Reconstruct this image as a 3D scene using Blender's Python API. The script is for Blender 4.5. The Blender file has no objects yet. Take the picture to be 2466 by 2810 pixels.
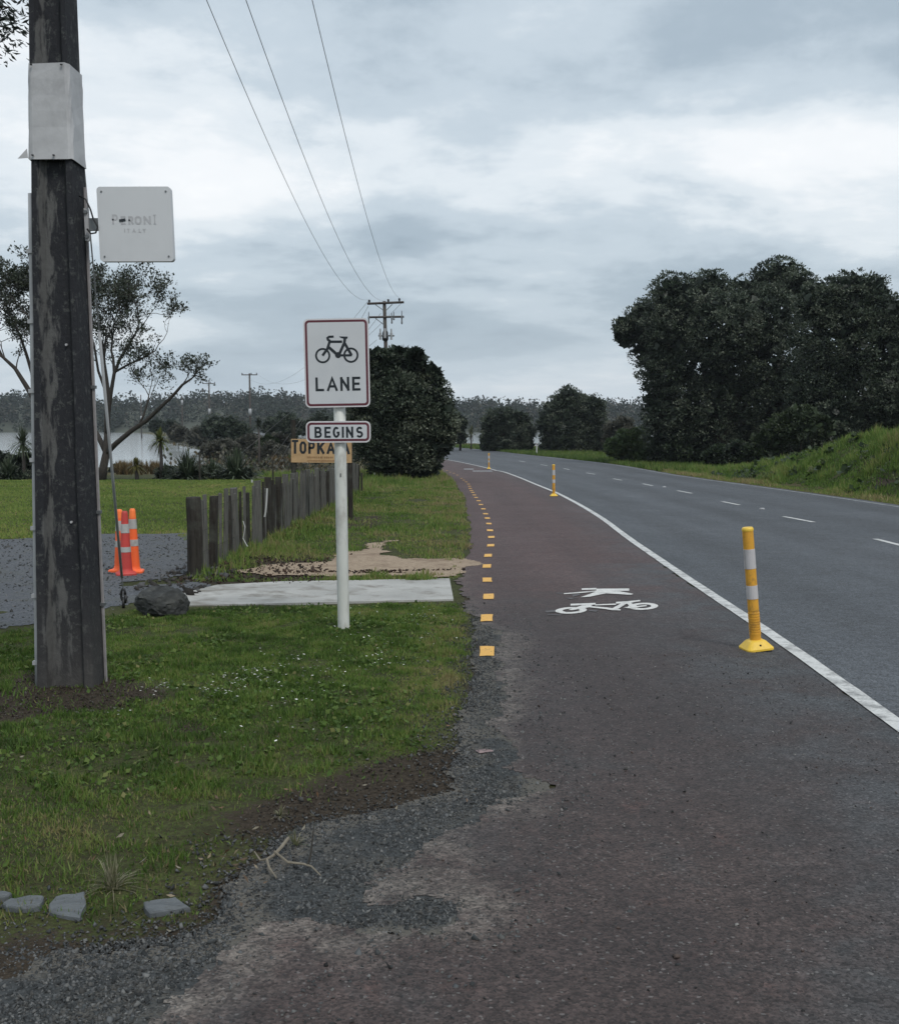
import bpy, math, random
import numpy as np
from mathutils import Vector

R = math.radians
HAZE_D = 0.00022
rng = np.random.default_rng(7)
random.seed(7)
sc = bpy.context.scene
col = sc.collection

# ------------------------------------------------------------------ camera
FPX, CX, CY, HZ, CAMH = 3028.0, 1233.0, 1405.0, 1165.0, 1.55
PITCH = math.atan((CY - HZ) / FPX)
cam_d = bpy.data.cameras.new("camera")
cam_d.sensor_fit = 'HORIZONTAL'
cam_d.sensor_width = 36.0
cam_d.lens = 36.0 * FPX / 2466.0
cam_d.clip_start = 0.05
cam_d.clip_end = 6000
cam = bpy.data.objects.new("camera", cam_d)
cam.location = (0, 0, CAMH)
cam.rotation_euler = (R(90) - PITCH, 0, 0)
col.objects.link(cam)
sc.camera = cam

# ------------------------------------------------------------------ sky and light
SUN_ELEV, SUN_AZ = R(52), R(150)      # azimuth measured from +Y towards +X
world = bpy.data.worlds.new("World")
sc.world = world
world.use_nodes = True


class NT:
    """tiny helper round a node tree"""
    def __init__(self, tree):
        self.t = tree
        tree.nodes.clear()

    def n(self, typ, ins=None, **props):
        nd = self.t.nodes.new(typ)
        for k, v in props.items():
            setattr(nd, k, v)
        for k, v in (ins or {}).items():
            s = nd.inputs[k]
            if isinstance(v, bpy.types.NodeSocket):
                self.t.links.new(v, s)
            else:
                s.default_value = v
        return nd

    def math(self, op, a, b=0.0, c=None, clamp=False):
        nd = self.n('ShaderNodeMath', operation=op, use_clamp=clamp)
        for i, v in enumerate((a, b, c)):
            if v is None:
                continue
            if isinstance(v, bpy.types.NodeSocket):
                self.t.links.new(v, nd.inputs[i])
            else:
                nd.inputs[i].default_value = v
        return nd.outputs[0]

    def noise(self, vec, scale, detail=4, rough=.55, out=0, dist=0.0, w=None):
        nd = self.n('ShaderNodeTexNoise')
        if w is not None:
            nd.noise_dimensions = '4D'
            nd.inputs['W'].default_value = w
        self.t.links.new(vec, nd.inputs['Vector'])
        nd.inputs['Scale'].default_value = scale
        nd.inputs['Detail'].default_value = detail
        nd.inputs['Roughness'].default_value = rough
        nd.inputs['Distortion'].default_value = dist
        return nd.outputs[out]

    def ramp(self, fac, stops, interp='LINEAR'):
        nd = self.n('ShaderNodeValToRGB', {'Fac': fac})
        cr = nd.color_ramp
        cr.interpolation = interp
        while len(cr.elements) < len(stops):
            cr.elements.new(.5)
        for e, (p, c) in zip(cr.elements, stops):
            e.position = p
            e.color = (c, c, c, 1) if isinstance(c, (int, float)) else (*c, 1)
        return nd.outputs[0]

    def mix(self, fac, a, b, blend='MIX'):
        nd = self.n('ShaderNodeMix', data_type='RGBA', blend_type=blend)
        for k, v in ((0, fac), (6, a), (7, b)):
            if isinstance(v, bpy.types.NodeSocket):
                self.t.links.new(v, nd.inputs[k])
            else:
                nd.inputs[k].default_value = v if k == 0 else (*v, 1)
        return nd.outputs[2]


W = NT(world.node_tree)
tc = W.n('ShaderNodeTexCoord')
sky = W.n('ShaderNodeTexSky', sky_type='NISHITA', sun_disc=False, sun_elevation=SUN_ELEV,
          sun_rotation=SUN_AZ, altitude=5.0, air_density=1.2, dust_density=3.0)
sep = W.n('ShaderNodeSeparateXYZ', {0: tc.outputs['Generated']})
zz = W.math('ADD', W.math('MAXIMUM', sep.outputs[2], 0.0), 0.20)
px = W.math('MULTIPLY', W.math('DIVIDE', sep.outputs[0], zz), 0.85)
py = W.math('DIVIDE', sep.outputs[1], zz)
cp = W.n('ShaderNodeCombineXYZ', {0: px, 1: py, 2: 0.0})
CLOUD_W = 15.6
c_big = W.noise(cp.outputs[0], 0.65, 2, .5, w=CLOUD_W, dist=.3)
c_mid = W.noise(cp.outputs[0], 1.5, 9, .60, w=CLOUD_W + 5, dist=.15)
c_sum = W.math('ADD', W.math('MULTIPLY', c_big, .5), W.math('MULTIPLY', c_mid, .5))
cloud_col = W.ramp(c_sum, [(.38, (.30, .375, .45)), (.44, (.40, .485, .56)), (.50, (.57, .655, .725)), (.55, (.78, .84, .885)), (.60, (.94, .965, .985)), (.67, (1.06, 1.06, 1.06))], 'EASE')
low = W.ramp(sep.outputs[2], [(0.0, 1.0), (.16, 0.0)], 'EASE')
horizon_col = W.mix(W.math('MULTIPLY', low, .6), cloud_col, (.57, .665, .75))
clear = W.mix(1.0, sky.outputs[0], (.10, .10, .10), 'MULTIPLY')
final = W.mix(0.90, clear, horizon_col)
bg = W.n('ShaderNodeBackground', {'Color': final, 'Strength': 1.0})
wo = W.n('ShaderNodeOutputWorld', {'Surface': bg.outputs[0]})

sun_d = bpy.data.lights.new("sun", 'SUN')
sun_d.energy = 1.5
sun_d.angle = R(14)
sun_d.color = (1.0, .97, .93)
sun = bpy.data.objects.new("sun", sun_d)
sd = Vector((math.sin(SUN_AZ) * math.cos(SUN_ELEV), math.cos(SUN_AZ) * math.cos(SUN_ELEV), math.sin(SUN_ELEV)))
sun.rotation_euler = sd.to_track_quat('Z', 'Y').to_euler()
sun.location = sd * 100
col.objects.link(sun)

sc.view_settings.view_transform = 'Standard'
sc.view_settings.look = 'None'
sc.view_settings.exposure = 0.15
sc.view_settings.gamma = 1.0
sc.view_settings.use_curve_mapping = False
sc.render.engine = 'CYCLES'
sc.cycles.max_bounces = 6
sc.cycles.diffuse_bounces = 3
sc.cycles.transparent_max_bounces = 8
sc.cycles.use_denoising = True

# ------------------------------------------------------------------ geometry of the place
TS = 1.37458
_c, _s = math.cos(PITCH), math.sin(PITCH)


def base(y):
    y = np.asarray(y, float)
    t = np.clip(y - 60, 0, 40)
    return np.where(y < 60, -0.0159 * np.maximum(y, -15), -.954 - .0159 * (t - t * t / 80))


def ray(tx, ty):
    a = (tx * TS - CX) / FPX
    b = (CY - ty * TS) / FPX
    return np.array([a, _c + b * _s, -_s + b * _c])


def P(tx, ty, wz=None):
    """sight line through a picture point -> point on the ground (or on the level wz)"""
    r = ray(tx, ty)
    lo, hi = .5, 900.0
    for _ in range(60):
        m = .5 * (lo + hi)
        z = CAMH + r[2] / r[1] * m
        g = float(base(m)) if wz is None else wz
        if z > g:
            lo = m
        else:
            hi = m
    y = .5 * (lo + hi)
    return np.array([r[0] / r[1] * y, y])


def Q(tx, ty, y):
    """point at distance y on the sight line"""
    r = ray(tx, ty)
    return np.array([r[0], r[1], r[2]]) * (y / r[1]) + np.array([0, 0, CAMH])


def PL(pts):
    return np.array([P(*p) for p in pts])


def vnoise(x, y, seed=0):
    x = np.asarray(x, float)
    y = np.asarray(y, float)
    xi = np.floor(x).astype(np.int64)
    yi = np.floor(y).astype(np.int64)
    fx = x - xi
    fy = y - yi
    fx = fx * fx * (3 - 2 * fx)
    fy = fy * fy * (3 - 2 * fy)

    def h(a, b):
        n = (a * 374761393 + b * 668265263 + seed * 1442695041) & 0x7fffffff
        n = ((n ^ (n >> 13)) * 1274126177) & 0x7fffffff
        return ((n ^ (n >> 16)) & 0xffff) / 65535.0
    return (h(xi, yi) * (1 - fx) + h(xi + 1, yi) * fx) * (1 - fy) + (h(xi, yi + 1) * (1 - fx) + h(xi + 1, yi + 1) * fx) * fy


def fbm(x, y, seed=0, octs=4):
    s, a, f = 0, .5, 1.0
    for i in range(octs):
        s = s + a * vnoise(np.asarray(x) * f, np.asarray(y) * f, seed + i * 17)
        a *= .5
        f *= 2.03
    return s / (1 - .5 ** octs)


def sstep(a, b, x):
    t = np.clip((np.asarray(x, float) - a) / (b - a), 0, 1)
    return t * t * (3 - 2 * t)


def poly_sd(x, y, poly):
    """signed distance, positive inside"""
    poly = np.asarray(poly, float)
    x = np.asarray(x, float)
    y = np.asarray(y, float)
    d = np.full(x.shape, 1e9)
    ins = np.zeros(x.shape, bool)
    for i in range(len(poly)):
        ax, ay = poly[i]
        bx, by = poly[(i + 1) % len(poly)]
        ex, ey = bx - ax, by - ay
        L = ex * ex + ey * ey + 1e-12
        t = np.clip(((x - ax) * ex + (y - ay) * ey) / L, 0, 1)
        d = np.minimum(d, (x - ax - ex * t) ** 2 + (y - ay - ey * t) ** 2)
        c = (ay > y) != (by > y)
        with np.errstate(divide='ignore', invalid='ignore'):
            xi = ax + (y - ay) * ex / (ey if abs(ey) > 1e-12 else 1e-12)
        ins ^= c & (x < xi)
    d = np.sqrt(d)
    return np.where(ins, d, -d)


# road edges as x over y
S = lambda pts: np.array([P(a / TS, b / TS) for a, b in pts])
edgeL = S([(2466, 2004), (2402, 1943), (2334, 1892), (2267, 1848), (2199, 1801), (2090, 1723), (2043, 1694), (1996, 1663), (1928, 1619), (1860, 1572), (1792, 1525), (1724, 1479), (1657, 1426), (1589, 1385), (1528, 1353), (1468, 1329), (1428, 1312), (1388, 1297), (1347, 1286.5), (1314, 1279), (1274, 1270), (1234, 1262)])
edgeL = np.vstack([[(1.9, -20), (2.2, 0), (2.33, 3)], edgeL, [(-1.6, 95), (-4, 110), (-6.9, 125), (-9.7, 140), (-18.5, 165), (-30, 200), (-43, 240), (-58, 300), (-77, 380), (-110, 520)]])
edgeR = S([(2466, 1392), (2340, 1373), (2212, 1354.6), (2084, 1336.6), (1956, 1319.6), (1841, 1303), (1695, 1275.4), (1601, 1265), (1501, 1254), (1401, 1244), (1334, 1235), (1267, 1229.6)])
edgeR = np.vstack([[(9.6, -20), (10.2, 5), (10.5, 18)], edgeR, [(-1.2, 142), (-10, 165), (-21.5, 200), (-34, 240), (-48, 300), (-66, 380), (-98, 520)]])
o = np.argsort(edgeL[:, 1]); edgeL = edgeL[o]
o = np.argsort(edgeR[:, 1]); edgeR = edgeR[o]


def smooth_interp(pts):
    ys = np.concatenate([np.arange(-20, 60, .5), np.arange(60, 520, 2.0)])
    xs = np.interp(ys, pts[:, 1], pts[:, 0])
    for _ in range(14):
        xs[1:-1] = .25 * xs[:-2] + .5 * xs[1:-1] + .25 * xs[2:]
    return lambda y: np.interp(y, ys, xs)


xL = smooth_interp(edgeL)
xR = smooth_interp(edgeR)

LAND = np.array([(-400, -80), (-400, 95), (-60, 97), (-33, 100), (-24, 106), (-27, 122), (-32, 137), (-41, 164), (-60, 220), (-79, 291), (-100, 354), (-182, 597), (-300, 900), (-200, 900), (-125, 600), (-52, 360), (-30, 300), (-10, 230), (12, 170), (25, 140), (70, 130), (400, 125), (400, -80)], float)
BANK_H = lambda y: np.interp(y, [-20, 10, 30, 37, 46, 54, 62], [1.6, 1.9, 1.95, 1.85, 1.05, .15, .0])


def H(x, y):
    x = np.asarray(x, float)
    y = np.asarray(y, float)
    z = base(y) + np.zeros_like(x)
    # the left paddock falls towards the bay
    left = sstep(-3.5, -9, x - np.minimum(xL(y) - 3, 0) * 0)
    z = z - left * sstep(43, 92, y) * .75
    d = poly_sd(x, y, LAND)
    f = sstep(-5, 9, d)
    z = z * f + (-3.6) * (1 - f)
    # bank on the right of the road
    tx = x - (xR(y) + 1.3)
    bh = BANK_H(y)
    z = z + bh * sstep(0, 1, tx / 3.4) * (1 + .5 * (fbm(x * .7, y * .7, 3) - .5)) * (y > -25)
    # the verge by the fence is a little uneven
    v = sstep(-.3, -1.2, x) * sstep(13, 18, y) * sstep(60, 40, y)
    z = z + v * (fbm(x * .35, y * .35, 9) - .45) * .16
    return z


# ------------------------------------------------------------------ mesh helpers
def tag(o, label=None, cat=None, group=None, kind=None):
    if label:
        o['label'] = label
    if cat:
        o['category'] = cat
    if group:
        o['group'] = group
    if kind:
        o['kind'] = kind
    return o


def empty(name, loc=(0, 0, 0), rz=0.0):
    e = bpy.data.objects.new(name, None)
    e.location = loc
    e.rotation_euler = (0, 0, rz)
    e.empty_display_size = .1
    col.objects.link(e)
    return e


def mesh_from(name, V, F):
    me = bpy.data.meshes.new(name)
    me.from_pydata([tuple(map(float, v)) for v in V], [], [tuple(map(int, f)) for f in F])
    me.update()
    return me


def obj(name, geo, mat, parent=None, smooth=False, kind=None):
    """geo = (verts, faces) or list of those, as ONE mesh object"""
    if isinstance(geo, list):
        geo = join(geo)
    me = geo if isinstance(geo, bpy.types.Mesh) else mesh_from(name, *geo)
    if mat is not None and not me.materials:
        me.materials.append(mat)
    if smooth:
        me.polygons.foreach_set('use_smooth', [True] * len(me.polygons))
    o = bpy.data.objects.new(name, me)
    if parent is not None:
        o.parent = parent
    if kind:
        o['kind'] = kind
    col.objects.link(o)
    return o


def np_mesh(name, V, nper, colr=None, mat=None, parent=None, kind='stuff', edge=None):
    """V (N, nper, 3): N faces that share no vertices; colr (N,3) or (N,nper,3)"""
    V = np.ascontiguousarray(V, np.float32)
    n = len(V)
    me = bpy.data.meshes.new(name)
    me.vertices.add(n * nper)
    me.vertices.foreach_set('co', V.ravel())
    me.loops.add(n * nper)
    me.loops.foreach_set('vertex_index', np.arange(n * nper, dtype=np.int32))
    me.polygons.add(n)
    me.polygons.foreach_set('loop_start', np.arange(0, n * nper, nper, dtype=np.int32))
    if colr is not None:
        colr = np.asarray(colr, np.float32)
        if colr.ndim == 2:
            colr = np.repeat(colr[:, None, :], nper, 1)
        a = np.ones((n * nper, 4), np.float32)
        a[:, :3] = colr.reshape(-1, 3)
        at = me.attributes.new('tint', 'FLOAT_COLOR', 'POINT')
        at.data.foreach_set('color', a.ravel())
    me.update(calc_edges=True)
    if mat:
        me.materials.append(mat)
    o = bpy.data.objects.new(name, me)
    if parent is not None:
        o.parent = parent
    if kind:
        o['kind'] = kind
    col.objects.link(o)
    return o


def shared_np_mesh(name, V, Fc, colr, mat, kind='stuff', parent=None):
    """V (N,k,3) instances of a small mesh with faces Fc (m,3)"""
    N, k = V.shape[:2]
    Fc = np.asarray(Fc)
    idx = (Fc[None] + (np.arange(N) * k)[:, None, None]).reshape(-1).astype(np.int32)
    nf = N * len(Fc)
    me = bpy.data.meshes.new(name)
    me.vertices.add(N * k)
    me.vertices.foreach_set('co', np.ascontiguousarray(V, np.float32).ravel())
    me.loops.add(nf * 3)
    me.loops.foreach_set('vertex_index', idx)
    me.polygons.add(nf)
    me.polygons.foreach_set('loop_start', np.arange(0, nf * 3, 3, dtype=np.int32))
    a = np.ones((N, k, 4), np.float32)
    a[:, :, :3] = np.asarray(colr, np.float32)[:, None, :]
    at = me.attributes.new('tint', 'FLOAT_COLOR', 'POINT')
    at.data.foreach_set('color', a.ravel())
    me.update(calc_edges=True)
    me.materials.append(mat)
    o = bpy.data.objects.new(name, me)
    if parent is not None:
        o.parent = parent
    if kind:
        o['kind'] = kind
    col.objects.link(o)
    return o


def join(geos):
    V, F = [], []
    for v, f in geos:
        k = len(V)
        V.extend([tuple(p) for p in v])
        F.extend([tuple(i + k for i in q) for q in f])
    return V, F


def box(c, s, rz=0.0, taper=1.0, jit=0.0):
    cx, cy, cz = c
    sx, sy, sz = s[0] / 2, s[1] / 2, s[2] / 2
    V = []
    for dz in (-1, 1):
        k = 1.0 if dz < 0 else taper
        for dx, dy in ((-1, -1), (1, -1), (1, 1), (-1, 1)):
            x, y = dx * sx * k, dy * sy * k
            V.append((cx + x * math.cos(rz) - y * math.sin(rz) + random.uniform(-jit, jit),
                      cy + x * math.sin(rz) + y * math.cos(rz) + random.uniform(-jit, jit), cz + dz * sz + (random.uniform(-jit, jit) if dz > 0 else 0)))
    return V, [(3, 2, 1, 0), (4, 5, 6, 7), (0, 1, 5, 4), (1, 2, 6, 5), (2, 3, 7, 6), (3, 0, 4, 7)]


def lathe(prof, n=20, c=(0, 0, 0), square=False):
    V, F = [], []
    for r, z in prof:
        for i in range(n):
            a = 2 * math.pi * i / n
            V.append((c[0] + r * math.cos(a), c[1] + r * math.sin(a), c[2] + z))
    for j in range(len(prof) - 1):
        for i in range(n):
            k = (i + 1) % n
            F.append((j * n + i, j * n + k, (j + 1) * n + k, (j + 1) * n + i))
    F.append(tuple(range(n - 1, -1, -1)))
    F.append(tuple((len(prof) - 1) * n + i for i in range(n)))
    return V, F


def tube(pts, rad, n=7):
    pts = [Vector(p) for p in pts]
    if not hasattr(rad, '__len__'):
        rad = [rad] * len(pts)
    V, F = [], []
    up = None
    for i, p in enumerate(pts):
        d = (pts[min(i + 1, len(pts) - 1)] - pts[max(i - 1, 0)])
        d = d.normalized() if d.length > 1e-9 else Vector((0, 0, 1))
        if up is None:
            up = Vector((1, 0, 0)) if abs(d.x) < .8 else Vector((0, 1, 0))
        a = (up - d * up.dot(d))
        a = a.normalized() if a.length > 1e-6 else d.orthogonal().normalized()
        up = a
        b = d.cross(a)
        for k in range(n):
            t = 2 * math.pi * k / n
            V.append(tuple(p + (a * math.cos(t) + b * math.sin(t)) * rad[i]))
    for i in range(len(pts) - 1):
        for k in range(n):
            q = (k + 1) % n
            F.append((i * n + k, i * n + q, (i + 1) * n + q, (i + 1) * n + k))
    F.append(tuple(range(n - 1, -1, -1)))
    F.append(tuple((len(pts) - 1) * n + k for k in range(n)))
    return V, F


def prism(poly, d0, d1, plane):
    """extrude a 2-D polygon; plane(x, y, d) -> 3-D"""
    n = len(poly)
    V = [plane(x, y, d0) for x, y in poly] + [plane(x, y, d1) for x, y in poly]
    F = [tuple(range(n)), tuple(range(2 * n - 1, n - 1, -1))]
    F += [(i, i + n, (i + 1) % n + n, (i + 1) % n) for i in range(n)]
    return V, F


def rrect(w, h, r, n=6):
    out = []
    for cx, cy, a0 in ((w / 2 - r, h / 2 - r, 0), (-w / 2 + r, h / 2 - r, 90), (-w / 2 + r, -h / 2 + r, 180), (w / 2 - r, -h / 2 + r, 270)):
        for i in range(n + 1):
            a = R(a0 + 90 * i / n)
            out.append((cx + r * math.cos(a), cy + r * math.sin(a)))
    return out


def ring(po, pi):
    n = len(po)
    return list(po) + list(pi), [(i, (i + 1) % n, n + (i + 1) % n, n + i) for i in range(n)]


def stroke(path, w, closed=False):
    """2-D ribbon with mitred joints"""
    p = []
    for q in path:
        q = np.array(q, float)
        if not p or np.linalg.norm(q - p[-1]) > 1e-7:
            p.append(q)
    n = len(p)
    L, Rr = [], []
    for i in range(n):
        a = p[i] - p[i - 1] if (i > 0 or closed) else p[1] - p[0]
        b = p[(i + 1) % n] - p[i] if (i < n - 1 or closed) else p[-1] - p[-2]
        a = a / (np.linalg.norm(a) + 1e-12)
        b = b / (np.linalg.norm(b) + 1e-12)
        na, nb = np.array([-a[1], a[0]]), np.array([-b[1], b[0]])
        m = na + nb
        m = m / (np.linalg.norm(m) + 1e-9)
        k = min(1 / max(m @ nb, .35), 2.2)
        L.append(p[i] + m * w / 2 * k)
        Rr.append(p[i] - m * w / 2 * k)
    V = L + Rr
    F = [(i, n + i, n + (i + 1) % n, (i + 1) % n) for i in range(n if closed else n - 1)]
    return [tuple(v) for v in V], F


def disc(c, r, n=20):
    return [(c[0] + r * math.cos(2 * math.pi * i / n), c[1] + r * math.sin(2 * math.pi * i / n)) for i in range(n)], [tuple(range(n))]


def arc(cx, cy, rx, ry, a0, a1, n=10):
    return [(cx + rx * math.cos(R(a0 + (a1 - a0) * i / n)), cy + ry * math.sin(R(a0 + (a1 - a0) * i / n))) for i in range(n + 1)]


def to3d(geo2, plane):
    V, F = geo2
    return [plane(x, y) for x, y in V], F


GLYPH = {
    'L': [[(0, 1), (0, 0), (1, 0)]],
    'A': [[(0, 0), (.5, 1), (1, 0)], [(.2, .3), (.8, .3)]],
    'N': [[(0, 0), (0, 1)], [(0, .97), (1, .03)], [(1, 0), (1, 1)]],
    'E': [[(1, 1), (0, 1), (0, 0), (1, 0)], [(0, .5), (.85, .5)]],
    'B': [[(.55, .52), (0, .52), (0, 1), (.55, 1)] + arc(.55, .76, .36, .24, 90, -90, 8), [(0, .52), (0, 0), (.55, 0)] + arc(.55, .26, .45, .26, -90, 90, 8)],
    'G': [arc(.5, .5, .5, .5, 48, 318, 22) + [(.98, .25), (.98, .46), (.58, .46)]],
    'I': [[(0, 0), (0, 1)]],
    'S': [arc(.5, .74, .46, .26, 28, 250, 14) + arc(.5, .26, .5, .26, 80, -155, 14)],
    'T': [[(0, 1), (1, 1)], [(.5, 1), (.5, 0)]],
    'O': [[(.3, 0), (.7, 0), (1, .2), (1, .8), (.7, 1), (.3, 1), (0, .8), (0, .2)]],
    'P': [[(0, 0), (0, 1), (.6, 1)] + arc(.6, .74, .4, .26, 90, -90, 8) + [(0, .48)]],
    'R': [[(0, 0), (0, 1), (.6, 1)] + arc(.6, .74, .4, .26, 90, -90, 8) + [(0, .48)], [(.5, .48), (1, 0)]],
    'K': [[(0, 0), (0, 1)], [(1, 1), (.08, .38)], [(.35, .58), (1, 0)]],
    'Y': [[(0, 1), (.5, .5), (.5, 0)], [(1, 1), (.5, .5)]],
    'F': [[(0, 0), (0, 1), (1, 1)], [(0, .5), (.8, .5)]],
}


def glyph(ch, x0, x1, y0, y1, w):
    """letter in the given box (outer edges)"""
    a, b, c, d = x0 + w / 2, x1 - w / 2, y0 + w / 2, y1 - w / 2
    gs = []
    for path in GLYPH[ch]:
        vert_only = ch in 'L'
        pp = []
        for (x, y) in path:
            pp.append((a + (b - a) * x, c + (d - c) * y))
        # free stems reach the outer edge
        if ch in 'LTIKNPRAYF' or (ch == 'E'):
            def ext(p, q):
                v = np.array(p) - np.array(q)
                return tuple(np.array(p) + v / (np.linalg.norm(v) + 1e-9) * w / 2)
            pp[0] = ext(pp[0], pp[1])
            pp[-1] = ext(pp[-1], pp[-2])
        gs.append(stroke(pp, w, closed=(ch == 'O')))
    return gs


# ------------------------------------------------------------------ materials
def new_mat(name):
    m = bpy.data.materials.new(name)
    m.use_nodes = True
    return m, NT(m.node_tree)


def finish(N, bsdf):
    N.n('ShaderNodeOutputMaterial', {'Surface': bsdf})


def plain(name, c, rough=.6, vary=.15, scale=6.0, bump=0.0, bscale=60.0, metal=0.0, spec=.5, dirt=None, dirt_amt=.5, dirt_scale=3.0, stretch=None):
    m, N = new_mat(name)
    co = N.n('ShaderNodeTexCoord').outputs['Object']
    if stretch:
        co = N.n('ShaderNodeMapping', {'Vector': co, 'Scale': stretch}).outputs[0]
    n1 = N.noise(co, scale, 5, .6)
    v = N.ramp(n1, [(.3, 1 - vary), (.7, 1 + vary)])
    v = N.n('ShaderNodeMapRange', {'Value': n1, 'From Min': .3, 'From Max': .7, 'To Min': 1 - vary, 'To Max': 1 + vary}).outputs[0]
    cc = N.n('ShaderNodeVectorMath', {0: c, 1: N.n('ShaderNodeCombineXYZ', {0: v, 1: v, 2: v}).outputs[0]}, operation='MULTIPLY').outputs[0]
    if dirt:
        f = N.ramp(N.noise(co, dirt_scale, 8, .65, dist=.3), [(.5, 0.0), (.68, 1.0)])
        cc = N.mix(N.math('MULTIPLY', f, dirt_amt), cc, dirt)
    ins = {'Base Color': cc, 'Roughness': rough, 'Metallic': metal, 'Specular IOR Level': spec}
    if bump:
        ins['Normal'] = N.n('ShaderNodeBump', {'Height': N.noise(co, bscale, 4, .6), 'Strength': bump, 'Distance': .01}).outputs[0]
    finish(N, N.n('ShaderNodeBsdfPrincipled', ins).outputs[0])
    return m


def leafy(name, trans=.25, rough=.55, gain=1.0, spec=.3):
    m, N = new_mat(name)
    at = N.n('ShaderNodeAttribute', attribute_name='tint').outputs['Color']
    c = N.mix(1.0, at, (gain, gain, gain), 'MULTIPLY')
    d = N.n('ShaderNodeBsdfPrincipled', {'Base Color': c, 'Roughness': rough, 'Specular IOR Level': spec}).outputs[0]
    t = N.n('ShaderNodeBsdfTranslucent', {'Color': c}).outputs[0]
    finish(N, N.n('ShaderNodeMixShader', {0: trans, 1: d, 2: t}).outputs[0])
    return m


def tinted(name, rough=.85):
    m, N = new_mat(name)
    at = N.n('ShaderNodeAttribute', attribute_name='tint').outputs['Color']
    finish(N, N.n('ShaderNodeBsdfPrincipled', {'Base Color': at, 'Roughness': rough, 'Specular IOR Level': .3}).outputs[0])
    return m


M = {}
M['leaf'] = leafy('leaf', .15, .5, 1.0, .35)
M['far_leaf'] = leafy('far_leaf', .15, .8, 1.0, .1)
M['grass'] = leafy('grass_blade', .3, .6)
M['stone'] = tinted('crushed_stone')
M['flower'] = tinted('flower')


def ground_mat():
    m, N = new_mat('turf_and_soil')
    co = N.n('ShaderNodeNewGeometry').outputs['Position']
    a = N.noise(co, .35, 4, .6)
    b = N.noise(co, 3.0, 6, .65)
    d = N.noise(co, 38.0, 4, .7)
    g = N.mix(N.ramp(b, [(.35, 0.0), (.65, 1.0)]), (.040, .052, .018), (.085, .100, .034))
    g = N.mix(N.ramp(a, [(.45, 0.0), (.65, .6)]), g, (.105, .115, .035))
    soil = N.mix(N.ramp(d, [(.35, 0.0), (.7, 1.0)]), (.026, .020, .014), (.07, .055, .04))
    at = N.n('ShaderNodeAttribute', attribute_name='tint')
    sp = N.n('ShaderNodeSeparateColor', {0: at.outputs['Color']})
    # r = bare soil, g = dry
    f = N.ramp(N.math('ADD', N.math('ADD', sp.outputs[0], N.math('MULTIPLY', N.math('SUBTRACT', b, .5), 1.1)), N.math('MULTIPLY', N.math('SUBTRACT', d, .5), .9)), [(.35, 0.0), (.60, 1.0)])
    g = N.mix(N.math('MULTIPLY', sp.outputs[1], .85), g, (.16, .12, .055))
    e2 = N.noise(co, 110.0, 4, .75)
    g = N.mix(N.ramp(N.math('ADD', N.math('MULTIPLY', d, .6), N.math('MULTIPLY', e2, .4)), [(.44, .0), (.56, .85)]), g, (.035, .030, .018))
    c = N.mix(f, g, soil)
    c = N.mix(.8, c, N.mix(1.0, c, N.ramp(e2, [(.25, .4), (.75, 1.6)]), 'MULTIPLY'))
    nrm = N.n('ShaderNodeBump', {'Height': N.math('ADD', d, N.math('MULTIPLY', b, 1.5)), 'Strength': .7, 'Distance': .03}).outputs[0]
    finish(N, N.n('ShaderNodeBsdfPrincipled', {'Base Color': c, 'Roughness': .95, 'Specular IOR Level': .15, 'Normal': nrm}).outputs[0])
    return m


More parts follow.
